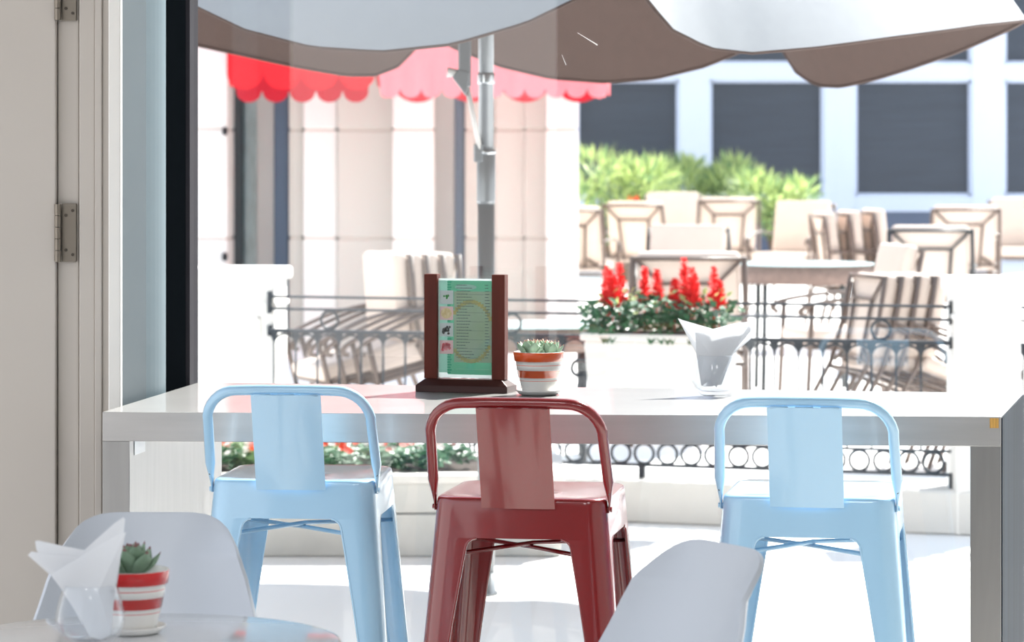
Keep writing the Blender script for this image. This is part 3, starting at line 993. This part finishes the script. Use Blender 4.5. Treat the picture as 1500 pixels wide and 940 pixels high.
for (x, y, h, w) in spikes:
    sp = MB()
    for q in range(150):
        t = rg.random()
        zz = zt + h * (.42 + .58 * t)
        rr_ = 1.35 * w * (1 - t) ** .6 * rg.uniform(.4, 1.0)
        az = rg.uniform(0, 2 * PI)
        sp.leaf((x + rr_ * math.cos(az) * .5, y + rr_ * math.sin(az) * .5, zz), (math.cos(az), math.sin(az), .6), (math.cos(az) * -.6, math.sin(az) * -.6, 1), .030 * (1.2 - .6 * t), .021 * (1.2 - .5 * t))
    sp.tube([(x, y, zt), (x, y, zt + h * .98)], .003, 6)
    sp.build('flower_spike', M['petal_red'], fb)
# iron scrolls that hold the box
def spiral(cx, cz, r0, turns, start, sgn, y=-.03, n=40):
    P = []
    for i in range(n + 1):
        t = i / n
        a = start + sgn * turns * 2 * PI * t
        r_ = r0 * (1 - .8 * t)
        P.append((cx + r_ * math.cos(a), y, cz + r_ * math.sin(a)))
    return P
for (cx, cz, r0, st_, sg) in ((-.25, .52, .085, PI * .75, 1), (-.13, .505, .06, 0, -1), (-.06, .505, .06, PI, 1), (-.325, .60, .045, 0, 1)):
    MB().tube(spiral(cx, cz, r0, 1.2, st_, sg), .0072, 8).build('scroll', M['iron'], fb, smooth=True)

# raised concrete bed with bedding flowers
p0 = at(180, 815, 10.96); p1 = at(822, 815, 10.96)
cb = MB()
cb.box(p0.x, p1.x, 10.96, 11.74, 0, .150).box(p0.x, p1.x, 10.965, 11.73, .154, .262)
bed = thing('raised_flower_bed', 'low concrete raised bed under the railing', 'planter', (0, 0, 0))
cb.build('wall', M['concrete'], bed, bevel=.006)
cp = MB()
cp.box(p0.x - .01, p1.x + .012, 10.94, 11.06, .262, .292).box(p0.x - .01, p1.x + .012, 11.66, 11.75, .262, .292).box(p1.x - .07, p1.x + .012, 11.06, 11.66, .262, .292).box(p0.x - .01, p0.x + .08, 11.06, 11.66, .262, .292)
cp.build('coping', M['kerb'], bed, bevel=.004)
MB().box(p0.x + .05, p1.x - .05, 11.05, 11.68, .25, .272).build('soil', M['soil'], bed)
def begonia(seed, tints):
    rgb = random.Random(seed)
    lf = MB(); fl = MB()
    for k in range(170):
        az, t = rgb.uniform(0, 2 * PI), math.sqrt(rgb.random())
        rr_ = .105 * t
        z = .015 + .10 * (1 - t * t * .6) * rgb.uniform(.25, 1)
        lf.leaf((rr_ * math.cos(az), rr_ * math.sin(az), z), (math.cos(az), math.sin(az), rgb.uniform(-.3, .5)), (0, -.4, 1), rgb.uniform(.03, .042), rgb.uniform(.026, .036))
    for k in range(15):
        az, t = rgb.uniform(0, 2 * PI), math.sqrt(rgb.random())
        rr_ = .115 * t
        z = .055 + .085 * (1 - t * t * .7)
        c_ = Vector((rr_ * math.cos(az), rr_ * math.sin(az), z))
        mi = rgb.choice(tints)
        for q in range(6):
            a = q * PI / 3
            fl.leaf(c_, (math.cos(a), math.sin(a) * .6 - .3, math.sin(a) * .6 + .2), (0, -1, .6), .017, .016, mi)
    return lf, fl
protos = []
nb = 0
for (y, xs) in ((11.16, .18), (11.36, .18), (11.54, .18)):
    x = p0.x + .16 + (.07 if nb % 2 else 0)
    while x < p1.x - .36:
        k = len(protos)
        if k < 4:
            tints = ([0, 1], [0, 0, 2], [2, 0, 1], [1, 1, 0])[k]
            r = thing('bedding_plant', 'leafy bedding plant with small red, white and pink blooms in the concrete bed', 'plant', (x, y, .268), 0, 'bedding flowers in the concrete bed')
            lf, fl = begonia(20 + k, tints)
            lf.build('foliage', M['leaf_dark'] if k % 2 else M['leaf_mid'], r)
            fl.build('blossoms', [M['petal_white'], M['petal_orange'], M['petal_pink']], r)
            protos.append(r)
        else:
            r = copy_tree(protos[(nb * 3 + int(x * 10)) % 4])
            r.location = (x, y, .268)
        r.rotation_euler = (0, 0, random.uniform(0, 6))
        x += xs * random.uniform(.92, 1.1)
    nb += 1

# ------------------------------------------------------------------ big parasol
UX, UY = (712 - CX) / F * 10.0, 10.0
um = thing('parasol', 'large pale grey parasol with brown underside on a grey pole', 'parasol', (UX, UY, 0))
SYM = [(0, 0), (.08, .30), (.2, .66), (.35, .92), (.5, 1), (.65, .92), (.8, .66), (.92, .30), (1, 0)]
LATE = [(0, 0), (.25, .27), (.5, .60), (.68, .86), (.80, 1), (.87, .97), (.93, .74), (1, 0)]
EARLY = [(1 - a, b) for a, b in reversed(LATE)]
tips = [(-152, 1.72, 1.925, .165, LATE), (-98, 1.70, 1.890, .175, SYM), (-52, 1.70, 1.875, .195, EARLY), (8, 1.735, 1.857, .20, LATE), (77, 1.72, 1.92, .205, SYM), (121.5, 1.72, 1.90, .20, SYM), (176, 1.75, 1.90, .19, SYM)]
# azimuths measured so that +x is 0 and the camera side is +90; sags: (fraction, drop)
def rim(a):
    """rim radius and height at azimuth a (deg)"""
    n = len(tips)
    A = [t[0] for t in tips]
    a = (a + 180 - (A[0] + 180)) % 360 + A[0]
    for i in range(n):
        a0 = A[i]; a1 = A[(i + 1) % n] + (360 if i == n - 1 else 0)
        if a0 <= a <= a1:
            t = (a - a0) / (a1 - a0)
            r = tips[i][1] * (1 - t) + tips[(i + 1) % n][1] * t
            z = tips[i][2] * (1 - t) + tips[(i + 1) % n][2] * t
            tb_ = tips[i][4]
            s_ = 0
            for (ta, va), (tb2, vb) in zip(tb_, tb_[1:]):
                if t <= tb2:
                    q = (t - ta) / (tb2 - ta)
                    s_ = va + (vb - va) * q
                    break
            chord = r * math.cos(math.radians((a1 - a0) / 2)) / math.cos(math.radians((t - .5) * (a1 - a0)))
            r = chord * .35 + r * .65
            return r, z - tips[i][3] * s_, s_
    return 1.7, 1.8, 0
APEX = 2.60
def canopy(u, v):
    a = u * 360 - 180
    r, z, s_ = rim(a)
    t = v
    rr_ = r * (t * .94 + .06 * math.sin(t * PI / 2))
    zz = z + (APEX - z) * (1 - .25 * t - .75 * t ** 4.2)
    ar = math.radians(a)
    return (rr_ * math.cos(ar), -rr_ * math.sin(ar), zz)
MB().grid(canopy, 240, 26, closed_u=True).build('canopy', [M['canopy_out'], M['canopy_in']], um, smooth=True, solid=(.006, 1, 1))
hem = MB()
P = []
for i in range(240):
    q = canopy(i / 240, 1.0)
    P.append(q)
hem.tube(P, .0055, 6, closed=True)
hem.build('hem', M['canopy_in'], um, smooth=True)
for (ta, tr, tz, _d, _t) in tips:
    ar = math.radians(ta)
    ux, uy = math.cos(ar), -math.sin(ar)
    MB().tube([(ux * tr * q, uy * tr * q, tz + (APEX - tz) * (1 - .25 * q - .75 * q ** 4.2) - .02) for q in (.03, .25, .5, .65, .8, .9, .985)], .009, 8).build('rib', M['grey_metal'], um, smooth=True)
for (ta, tr, tz, _d, _t) in tips:
    if ta == -98:
        continue
    ar = math.radians(ta)
    ux, uy = math.cos(ar), -math.sin(ar)
    MB().tube([(ux * .03, uy * .03, 2.02), (ux * tr * .5, uy * tr * .5, APEX - .14)], .007, 8).build('strut', M['grey_metal'], um, smooth=True)
MB().lathe([(.0275, .06), (.0275, 1.29)], 24).build('pole', M['grey_metal'], um, smooth=True)
MB().lathe([(.0250, 1.29), (.0250, 2.58)], 24).build('pole', M['grey_metal'], um, smooth=True)
MB().lathe([(.0300, 1.27), (.0305, 1.28), (.0305, 1.430), (.029, 1.432)], 24).build('collar', M['grey_metal'], um, smooth=True)
MB().lathe([(.029, 1.430), (.0325, 1.432), (.0325, 1.442), (.029, 1.446)], 24).build('collar_ring', M['chrome'], um, smooth=True)
MB().lathe([(.028, 1.66), (.0285, 1.665), (.0285, 1.69), (.028, 1.695)], 24).build('collar', M['chrome'], um, smooth=True)
MB().lathe([(.040, -.002), (.040, .008), (.032, .012), (.030, .07), (.028, .07)], 40).build('ground_socket', M['grey_metal'], um, smooth=True)
k0, k1 = at(704, 224, 9.98), at(684, 125, 9.95)
off = Vector((UX, UY, 0))
MB().tube([k0 - off, k1 - off], .0085, 10).build('brace_arm', M['trim_white'], um, smooth=True)
k2, k3 = at(681, 132, 9.95), at(681, 50, 9.95)
bk = MB()
q = k2 - off; q2 = k3 - off
bk.box(q.x - .022, q.x + .020, q.y - .02, q.y + .02, q.z + .01, q2.z)
bk.build('joint_block', M['grey_metal'], um, bevel=.006)
q = at(664, 108, 9.95) - off
MB().tube([q - Vector((.02, 0, -.005)), q + Vector((.03, 0, 0))], [.016, .010], 12).build('crank_knob', M['trim_white'], um, smooth=True)
q = at(676, 128, 9.95) - off
MB().slab([(q.x - .03, q.y - .022, q.z + .03), (q.x + .015, q.y - .022, q.z - .03), (q.x + .03, q.y - .022, q.z + .05), (q.x - .01, q.y - .022, q.z + .06)], (0, .03, 0)).build('joint_bracket', M['grey_metal'], um, bevel=.004)
q = at(700, 215, 9.98) - off
MB().box(q.x - .014, q.x + .02, -.03, .03, q.z - .05, q.z + .01).build('crank_box', M['grey_metal'], um, bevel=.006)

# ------------------------------------------------------------------ building with red awnings
YB = 21.4
def bx(px, Y=YB):
    return (px - CX) / F * Y
def bz(py, Y=YB):
    return EYE - (py - HY) / F * Y
bld = thing('shop_building', 'cream stone building with pilasters and dark doors under red awnings', 'building')
TOP = 5.2
MB().prism([(bx(-140), YB + .9), (bx(846, YB - .42) - .01, YB + .9), (bx(846, YB - .42) - .02, YB + 1.25), (bx(640), YB + 3.4), (bx(500), YB + 7), (bx(-140), YB + 7)], 0, TOP).build('wall', M['stone_cream_and_shade'], bld)
def pilaster(name, blocks):
    """blocks: (px0, px1, protrusion, material key)"""
    for (a_, b_, d_, mk) in blocks:
        mb = MB()
        joints = [bz(190), bz(348), bz(500), bz(40), bz(-110)]
        zs_ = sorted([z for z in joints if .2 < z < TOP] + [0.05, TOP])
        for za, zb_ in zip(zs_, zs_[1:]):
            mb.box(bx(a_, YB - d_), bx(b_, YB - d_), YB - d_, YB + .95, za + .006, zb_ - .006)
        pm = mb.build(name, M[mk], bld, bevel=.012)
        mb = MB().box(bx(a_, YB - d_) + .012, bx(b_, YB - d_) - .012, YB - d_ + .012, YB + .95, .05, TOP)
        mb.build('joint_core', M['stone_joint'], pm)
pilaster('pilaster', [(230, 333, .42, 'stone_white_and_lit')])
pilaster('pilaster', [(423, 444, .02, 'stone_cream_and_shade'), (444, 494, .14, 'stone_white_and_lit'), (494, 577, .18, 'stone_cream_and_shade'), (575, 635, .42, 'stone_white_and_lit')])  # lit and shaded faces set apart by stone colour
pilaster('pilaster', [(681, 727, .02, 'stone_cream_and_shade'), (725, 770, .14, 'stone_cream_and_shade'), (768, 803, .18, 'stone_cream_and_shade'), (800, 847, .42, 'stone_white_and_lit')])
# left doorway
dr = MB().box(bx(333), bx(352), YB + .1, YB + .35, 0.1, 2.9).box(bx(352), bx(376), YB + .2, YB + .3, 2.6, 2.9).build('door', M['dark_frame'], bld, bevel=.01)
MB().box(bx(352), bx(376), YB + .26, YB + .28, .2, 2.6).build('door_pane', M['dark_glass'], dr)
MB().box(bx(375), bx(402), YB + .05, YB + .9, .05, TOP).build('reveal', M['stone_grey'], bld, bevel=.01)
MB().box(bx(401), bx(423), YB + .03, YB + .8, .05, TOP).build('door_frame', M['blue_grey_frame'], bld, bevel=.01)
MB().box(bx(636), bx(667), YB + .05, YB + .9, .05, TOP).build('reveal', M['stone_grey'], bld, bevel=.01)
MB().box(bx(666), bx(681), YB + .03, YB + .8, .05, TOP).build('door_frame', M['blue_grey_frame'], bld, bevel=.01)
for (px, py) in ((330, 193), (330, 373)):
    MB().lathe([(.004, -.03), (.020, -.02), (.020, .02), (.004, .03)], 12, c=(bx(px, YB - .43), YB - .46, bz(py))).build('wall_stud', M['dark_frame'], bld, smooth=True)

def awning(label, px0, px1, Yf, ztop, zbot, cloth, back, nsc, seed, rear=None):
    r = thing('awning', label, 'awning', (0, 0, 0), 0, 'red scalloped awnings')
    x0, x1 = bx(px0, Yf), bx(px1, Yf)
    Yb_ = YB - .45
    MB().slab([(x0, Yf, ztop), (x1, Yf, ztop), (x1, Yb_, ztop + .75), (x0, Yb_, ztop + .75)], (0, 0, .012)).build('roof_cloth', cloth, r)
    def scallops(mb, xa, xb, y, zt_, zb_, n, ax=0):
        poly = [(xa, zt_)]
        w = (xb - xa) / n
        for i in range(n):
            for k in range(13):
                a = PI - PI * k / 12
                poly.append((xa + w * (i + .5) + w * .47 * math.cos(a), zb_ + w * .40 - w * .40 * math.sin(a)))
        poly.append((xb, zt_))
        # strips so that every face is convex
        P3 = []
        for (x, z) in poly[1:-1]:
            wob = .02 * math.sin(x * 9)
            P3.append((Vector((x, y + wob, z)) if ax == 0 else Vector((y + wob, x, z))))
        vs, fs = [], []
        for p in P3:
            vs += [p, Vector((p.x, p.y, zt_))]
        for i in range(len(P3) - 1):
            fs.append((2 * i, 2 * i + 2, 2 * i + 3, 2 * i + 1))
        mb.add(vs, fs)
    mb = MB()
    scallops(mb, x0, x1, Yf, ztop + .006, zbot, nsc)
    mb.build('valance', cloth, r, solid=(.006, 0))
    if rear:
        mb = MB()
        scallops(mb, bx(rear[0], Yf + .5), bx(rear[1], Yf + .5), Yf + .5, ztop + .1, rear[2], rear[3])
        mb.build('rear_valance', back, r, solid=(.006, 0))
    for xx in (x0, x1):
        mb = MB()
        scallops(mb, Yf, Yb_, xx, ztop + .006, zbot + .02, 3, ax=1)
        mb.add([(xx, Yf, ztop), (xx, Yb_, ztop), (xx, Yb_, ztop + .75)], [(0, 1, 2)])
        mb.build('side_valance', cloth, r, solid=(.006, 0))
    MB().tube([(x0, Yf, ztop), (x1, Yf, ztop)], .018, 8).build('front_bar', M['grey_metal'], r, smooth=True)
    for xx in (x0 + .05, x1 - .05):
        MB().tube([(xx, Yf, ztop), (xx, Yb_, ztop + .05)], .015, 8).build('arm', M['grey_metal'], r, smooth=True)
    return r
YA = 19.6
awning('bright red scalloped awning over the doorway by the black window frame', 331, 551, YA, bz(60, YA), bz(131, YA), M['awning_red'], M['awning_dark'], 4, 1, rear=(345, 541, bz(150, YA + .5), 5))
awning('red scalloped awning, its front painted pink for glare, behind the parasol pole', 556, 890, YA - .1, bz(58, YA), bz(144, YA), M['awning_glare_pink'], M['awning_dark'], 11, 2, rear=(572, 888, bz(150, YA + .4), 4))

# ------------------------------------------------------------------ far building with big windows
YF = 34.0
fb2 = thing('glazed_building', 'pale blue-white building with large slate grey window panes beyond the terrace', 'building')
def fxx(px): return (px - CX) / F * YF
def fzz(py): return EYE - (py - HY) / F * YF
cols = [(640, 795), (845, 995), (1040, 1207), (1253, 1424), (1472, 1640)]
rows_ = [(117, 287), (-60, 93), (-250, -90)]
# facade as a lattice of bars around the openings
fac = MB()
edges = [560] + [v for c_ in cols for v in c_] + [1700]
for i in range(0, len(edges), 2):
    fac.box(fxx(edges[i]), fxx(edges[i + 1]), YF, YF + .4, 0, fzz(-300))
zedges = [(fzz(310), fzz(287)), (fzz(117), fzz(93)), (fzz(-60), fzz(-90)), (fzz(-250), fzz(-300))]
for (za, zb_) in zedges:
    fac.box(fxx(560), fxx(1700), YF + .01, YF + .4, za, zb_)
fac.build('facade', M['facade'], fb2)
for ci, (ca, cb_) in enumerate(cols):
    for ri, (ra, rb) in enumerate(rows_):
        w = MB()
        x0, x1, z1, z0_ = fxx(ca), fxx(cb_), fzz(ra), fzz(rb)
        fw = .03
        for bxs in ((x0, x0 + fw, z0_, z1), (x1 - fw, x1, z0_, z1), (x0, x1, z0_, z0_ + fw), (x0, x1, z1 - fw, z1)):
            w.box(bxs[0], bxs[1], YF + .06, YF + .18, bxs[2], bxs[3])
        wo = w.build('window', M['facade'], fb2)
        MB().box(x0 + fw, x1 - fw, YF + .12, YF + .15, z0_ + fw, z1 - fw).build('pane', M['facade_pane'], wo)
pl_ = MB().box(fxx(560), fxx(1700), YF + .04, YF + .4, 0, fzz(310))
pl_.build('plinth', M['facade_pane_low'], fb2)

# ------------------------------------------------------------------ shrubs
def shrub(label, px, Y, w, top, seed, n=1500, bloom=None):
    zb_ = z0(Y)
    X = (px - CX) / F * Y
    r = thing('shrub', label, 'shrub', (X, Y, zb_), 0, 'leafy shrubs in front of the slate windows')
    rg_ = random.Random(seed)
    H = top - zb_
    lobes = [(rg_.uniform(-.36, .36) * w, rg_.uniform(-.3, .3), rg_.uniform(.50, .84) * H, rg_.uniform(.20, .30) * w) for k in range(8)]
    dk, lt = MB(), MB()
    for k in range(n):
        lx, ly, lz, lr = rg_.choice(lobes)
        d = Vector((rg_.gauss(0, 1), rg_.gauss(0, 1), rg_.gauss(0, 1))).normalized()
        rr_ = lr * rg_.uniform(.35, 1) ** .5
        p = Vector((lx, ly, lz)) + Vector((d.x, d.y, d.z * .75)) * rr_
        if p.z < .08: p.z = .08
        if p.z > H: p.z = H - rg_.uniform(0, .1)
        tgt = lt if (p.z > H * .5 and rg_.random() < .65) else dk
        dd = Vector((d.x * 1.2, d.y, d.z + .5))
        tgt.leaf(p, dd, (rg_.uniform(-.5, .5), rg_.uniform(-.6, .4), 1), rg_.uniform(.09, .20), rg_.uniform(.016, .034))
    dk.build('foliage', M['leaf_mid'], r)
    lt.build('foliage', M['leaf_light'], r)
    tw = MB()
    for (lx, ly, lz, lr) in lobes:
        tw.tube([(lx * .2, ly * .2, 0), (lx * .6, ly * .6, lz * .55), (lx, ly, lz)], [.02, .014, .006], 6)
    tw.build('stem', M['twig'], r)
    if bloom:
        q = MB()
        bp_ = at(*bloom, Y - .45) - Vector((X, Y, zb_))
        for k in range(14):
            a = rg_.uniform(0, 2 * PI)
            q.leaf(bp_ + Vector((0, 0, rg_.uniform(-.10, .02))), (math.cos(a) * .6, -abs(math.sin(a)) * .6, 1), (0, -1, .3), .11, .08)
        q.tube([bp_ + Vector((0, .1, -1.0)), bp_], .006, 5)
        q.build('bloom', M['petal_orange'], r)
shrub('bushy pale green shrub beside the cream building, with one orange bloom', 905, 29.5, 1.05, 1.47, 5, 2300, bloom=(928, 303))
shrub('bushy pale green shrub between two others in front of the slate windows', 1040, 31.6, 1.10, 1.50, 6, 2300)
shrub('pale green shrub under the slate window, farthest from the cream building', 1150, 30.0, .86, 1.36, 9, 1800)

# ------------------------------------------------------------------ terrace furniture
def rbox(x0, x1, y0, y1, z0_, z1, mtx=None):
    return MB().box(x0, x1, y0, y1, z0_, z1, mtx=mtx)
def make_patio(frame, label):
    """faces +y; back at -y"""
    r = thing('patio_chair', label, 'chair', (0, 0, 0), 0, 'cushioned patio chairs on the terrace')
    W = .25
    lean = -.10                                    # top of the back leans to -y
    def by(z): return -.23 + lean * (z - .42) / .46
    for sx in (1, -1):
        MB().tube([(sx * (W + .015), -.30, 0), (sx * (W + .015), -.25, .40), (sx * (W + .012), by(.62), .62), (sx * (W + .005), by(.875), .875)], .0135, 8).build('leg', frame, r, smooth=True)
        MB().tube([(sx * (W + .015), .27, 0), (sx * (W + .015), .25, .42), (sx * (W + .015), .24, .61)], .0135, 8).build('leg', frame, r, smooth=True)
        P = spline([(sx * (W + .013), by(.63), .63), (sx * (W + .03), -.05, .645), (sx * (W + .03), .15, .625), (sx * (W + .02), .27, .60), (sx * (W + .015), .30, .57), (sx * (W + .015), .275, .55)], 5)
        MB().tube(P, .017, 8, flat=[((0, 0, 1), .6)] * len(P)).build('armrest', frame, r, smooth=True)
    b_ = MB()
    for P in ([(-W, by(.87), .87), (-.13, by(.75), .75), (.13, by(.75), .75), (W, by(.87), .87)], [(-.13, by(.75), .75), (-.11, by(.42), .42)], [(.13, by(.75), .75), (.11, by(.42), .42)], [(-W, by(.865), .865), (W, by(.865), .865)], [(-W, by(.44), .44), (W, by(.44), .44)], [(-.13, by(.50), .50), (-W, by(.42), .42)], [(.13, by(.50), .50), (W, by(.42), .42)]):
        b_.tube([(p[0], p[1] - .006, p[2]) for p in P], .0095, 6)
    b_.build('back_frame', frame, r, smooth=True)
    s_ = MB()
    s_.tube([(-W, -.24, .38), (-W, .25, .40), (W, .25, .40), (W, -.24, .38)], .013, 8, closed=True)
    s_.build('seat_frame', frame, r, smooth=True)
    ang = math.atan2(-lean, .46)
    mt = Matrix.Translation((0, -.23, .42)) @ Matrix.Rotation(ang, 4, 'X')
    rbox(-W + .012, W - .012, .010, .085, .045, .478, mtx=mt).build('back_cushion', M['cushion'], r, bevel=.028, bseg=4, smooth=True)
    rbox(-W + .010, W - .010, -.215, .265, .405, .485).build('seat_cushion', M['cushion'], r, bevel=.028, bseg=4, smooth=True)
    return r
pc = make_patio(M['bronze'], 'patio chair seen from behind, close behind the red salvia flower box')
def place(o, px, Y, hd, label, dz=0.0, tilt=0.0, dx=0.0, dy=0.0):
    o.location = ((px - CX) / F * Y + dx, Y + dy, z0(Y) + dz)
    o.rotation_euler = (tilt, 0, math.radians(hd))
    o['label'] = label
    return o
def pdup(frame, *a, **k):
    o = copy_tree(pc)
    place(o, *a, **k)
    if frame != M['bronze']:
        for ch in o.children_recursive:
            if ch.data.materials[0] == M['bronze']:
                ch.data = DARK.setdefault(ch.data.name, None) or dark_copy(ch.data)
    return o
DARK = {}
def dark_copy(me):
    n = me.copy()
    n.materials[0] = M['bronze_dark']
    DARK[me.name] = n
    return n
place(pc, 1008, 14.4, -3, 'beige patio chair seen from behind, close behind the red salvia flower box')
B, D = M['bronze'], M['bronze_dark']
pdup(B, 846, 23.6, -14, 'patio chair half hidden by the corner of the cream building')
pdup(B, 948, 25.0, -24, 'tan-backed patio chair turned aside below the orange bloom')
pdup(B, 985, 28.0, 176, 'patio chair facing the window in the farthest row, below the middle shrub')
pdup(B, 1062, 26.3, 2, 'upright patio chair seen from behind, under the gap of the two larger shrubs')
pdup(B, 1158, 25.0, 152, 'patio chair facing the window, below the smallest shrub')
pdup(D, 1000, 19.2, 170, 'dark framed patio chair facing the window, just behind the chair at the flower box')
pdup(D, 1362, 19.4, -7, 'dark framed patio chair with crossed bars on its back, above the stacked chairs')
pdup(B, 1408, 23.8, -2, 'bronze framed patio chair seen from behind, below the slate window with reflections')
pdup(B, 1500, 26.0, 178, 'patio chair at the picture edge facing the window, behind the end pier')
pdup(B, 1237, 15.4, 100, 'patio chair turned sideways beside the round table, behind the railing')
# leaning row of three chairs
for k in range(3):
    pdup(B, 1247, 21.2, -84, ('leaning patio chair nearest the round glass table, first of three in a tight row', 'leaning patio chair between two others in a tight row', 'leaning patio chair, last of three in a tight row, beside the dark framed chair')[k], dx=.165 * k, dy=-.03 * k, dz=.012 * k, tilt=-.10)
# stacks of nested chairs right behind the railing
st_lab = ('nested patio chair showing its whole back bars, first of four by the end pier', 'second of four nested patio chairs counted towards the end pier', 'third of four nested patio chairs counted towards the end pier', 'last of four nested patio chairs, the one closest to the end pier')
for k in range(4):
    pdup(B, 1262, 13.1, -76, st_lab[k], dz=.062, dx=.072 * k, dy=.010 * k, tilt=-.40).scale = (.82, .82, .82)
st_lab = ('first of four nested chairs counted from the panelled pier, nearest that pier', 'second of four nested chairs counted from the panelled pier', 'third of four nested chairs counted from the panelled pier', 'last of four nested chairs counted from the panelled pier, half behind the menu stand')
for k in range(4):
    pdup(B, 555, 13.7, 112, st_lab[k], dz=.06, dx=.07 * k, dy=.02 * k, tilt=-.28).scale = (.9, .9, .9)

def round_table(label, px, Y, r_, h, legs):
    z = z0(Y)
    t = thing('terrace_table', label, 'table', ((px - CX) / F * Y, Y, z), 0, 'glass topped terrace tables')
    MB().lathe([(r_ - .01, h - .012), (r_, h - .010), (r_, h - .002), (r_ - .004, h), (.005, h)], 56).build('glass_top', M['table_glass'], t, smooth=False)
    MB().lathe([(r_ - .03, h - .115), (r_ - .012, h - .115), (r_ - .012, h - .013), (r_ - .03, h - .013)], 56, cap0=False, cap1=False).build('apron', M['wicker'], t, smooth=True)
    for k in range(legs):
        a = PI / 4 + 2 * PI * k / legs
        MB().tube([(r_ * .9 * math.cos(a), r_ * .9 * math.sin(a), 0), (r_ * .86 * math.cos(a), r_ * .86 * math.sin(a), h - .1)], .015, 8).build('leg', M['bronze_dark'], t, smooth=True)
    return t
round_table('round glass topped table with brown apron among the patio chairs', 1178, 17.6, .40, .735, 4)
round_table('glass topped table close behind the railing, between menu stand and flower box', 790, 13.5, .30, .60, 4)

# ------------------------------------------------------------------ light
def sun(az_from, el, e, col, ang):
    l = bpy.data.lights.new('sun', 'SUN'); l.energy = e; l.color = col; l.angle = math.radians(ang)
    o = bpy.data.objects.new('sun', l); COL.objects.link(o)
    a, b_ = math.radians(az_from), math.radians(el)
    d = Vector((math.sin(a) * math.cos(b_), math.cos(a) * math.cos(b_), math.sin(b_)))   # towards the sun
    o.rotation_euler = d.to_track_quat('Z', 'Y').to_euler()
    return o
sun(35, 46, 16.0, (1.0, .96, .90), .6)
def area(name, loc, sx, sy, e, col, rot=(0, 0, 0)):
    l = bpy.data.lights.new(name, 'AREA'); l.shape = 'RECTANGLE'; l.size = sx; l.size_y = sy; l.energy = e; l.color = col
    o = bpy.data.objects.new(name, l); COL.objects.link(o); o.location = loc; o.rotation_euler = rot
    return o
for (x, y) in ((-1.4, 1.2), (1.4, 1.2), (0, -.8)):
    area('ceiling_fill', (x, y, CEIL - .03), .9, .9, 46, (.95, .98, 1.0))  # unseen fill lights added to brighten the room
w = bpy.data.worlds.new('sky'); SC.world = w
w.use_nodes = True
nt = w.node_tree
bg = nt.nodes['Background']
tc = nt.nodes.new('ShaderNodeTexCoord'); sx = nt.nodes.new('ShaderNodeSeparateXYZ'); rp = nt.nodes.new('ShaderNodeValToRGB')
nt.links.new(tc.outputs['Generated'], sx.inputs['Vector']); nt.links.new(sx.outputs['Z'], rp.inputs['Fac'])
rp.color_ramp.elements[0].color = (1.0, .985, .97, 1); rp.color_ramp.elements[0].position = 0.0
rp.color_ramp.elements[1].color = (.62, .77, 1.0, 1); rp.color_ramp.elements[1].position = 0.9
nt.links.new(rp.outputs['Color'], bg.inputs['Color'])
bg.inputs['Strength'].default_value = 1.95

# ------------------------------------------------------------------ camera
cam = bpy.data.cameras.new('camera')
co = bpy.data.objects.new('camera', cam); COL.objects.link(co)
co.location = (0, 0, EYE); co.rotation_euler = (PI / 2, 0, 0)
cam.sensor_width = 36; cam.lens = F / 1500 * 36
cam.shift_y = -(470 - HY) / 1500
cam.clip_start = .05; cam.clip_end = 200
cam.dof.use_dof = True; cam.dof.focus_distance = 5.9; cam.dof.aperture_fstop = 8.3
SC.camera = co
SC.view_settings.view_transform = 'Standard'
SC.view_settings.look = 'None'
SC.view_settings.gamma = 1
SC.view_settings.use_curve_mapping = False
SC.view_settings.exposure = 0.0
cy = SC.cycles
cy.use_denoising = True
cy.max_bounces = 10; cy.diffuse_bounces = 4; cy.glossy_bounces = 4; cy.transparent_max_bounces = 16
cy.caustics_reflective = False; cy.caustics_refractive = False
cy.sample_clamp_indirect = 4
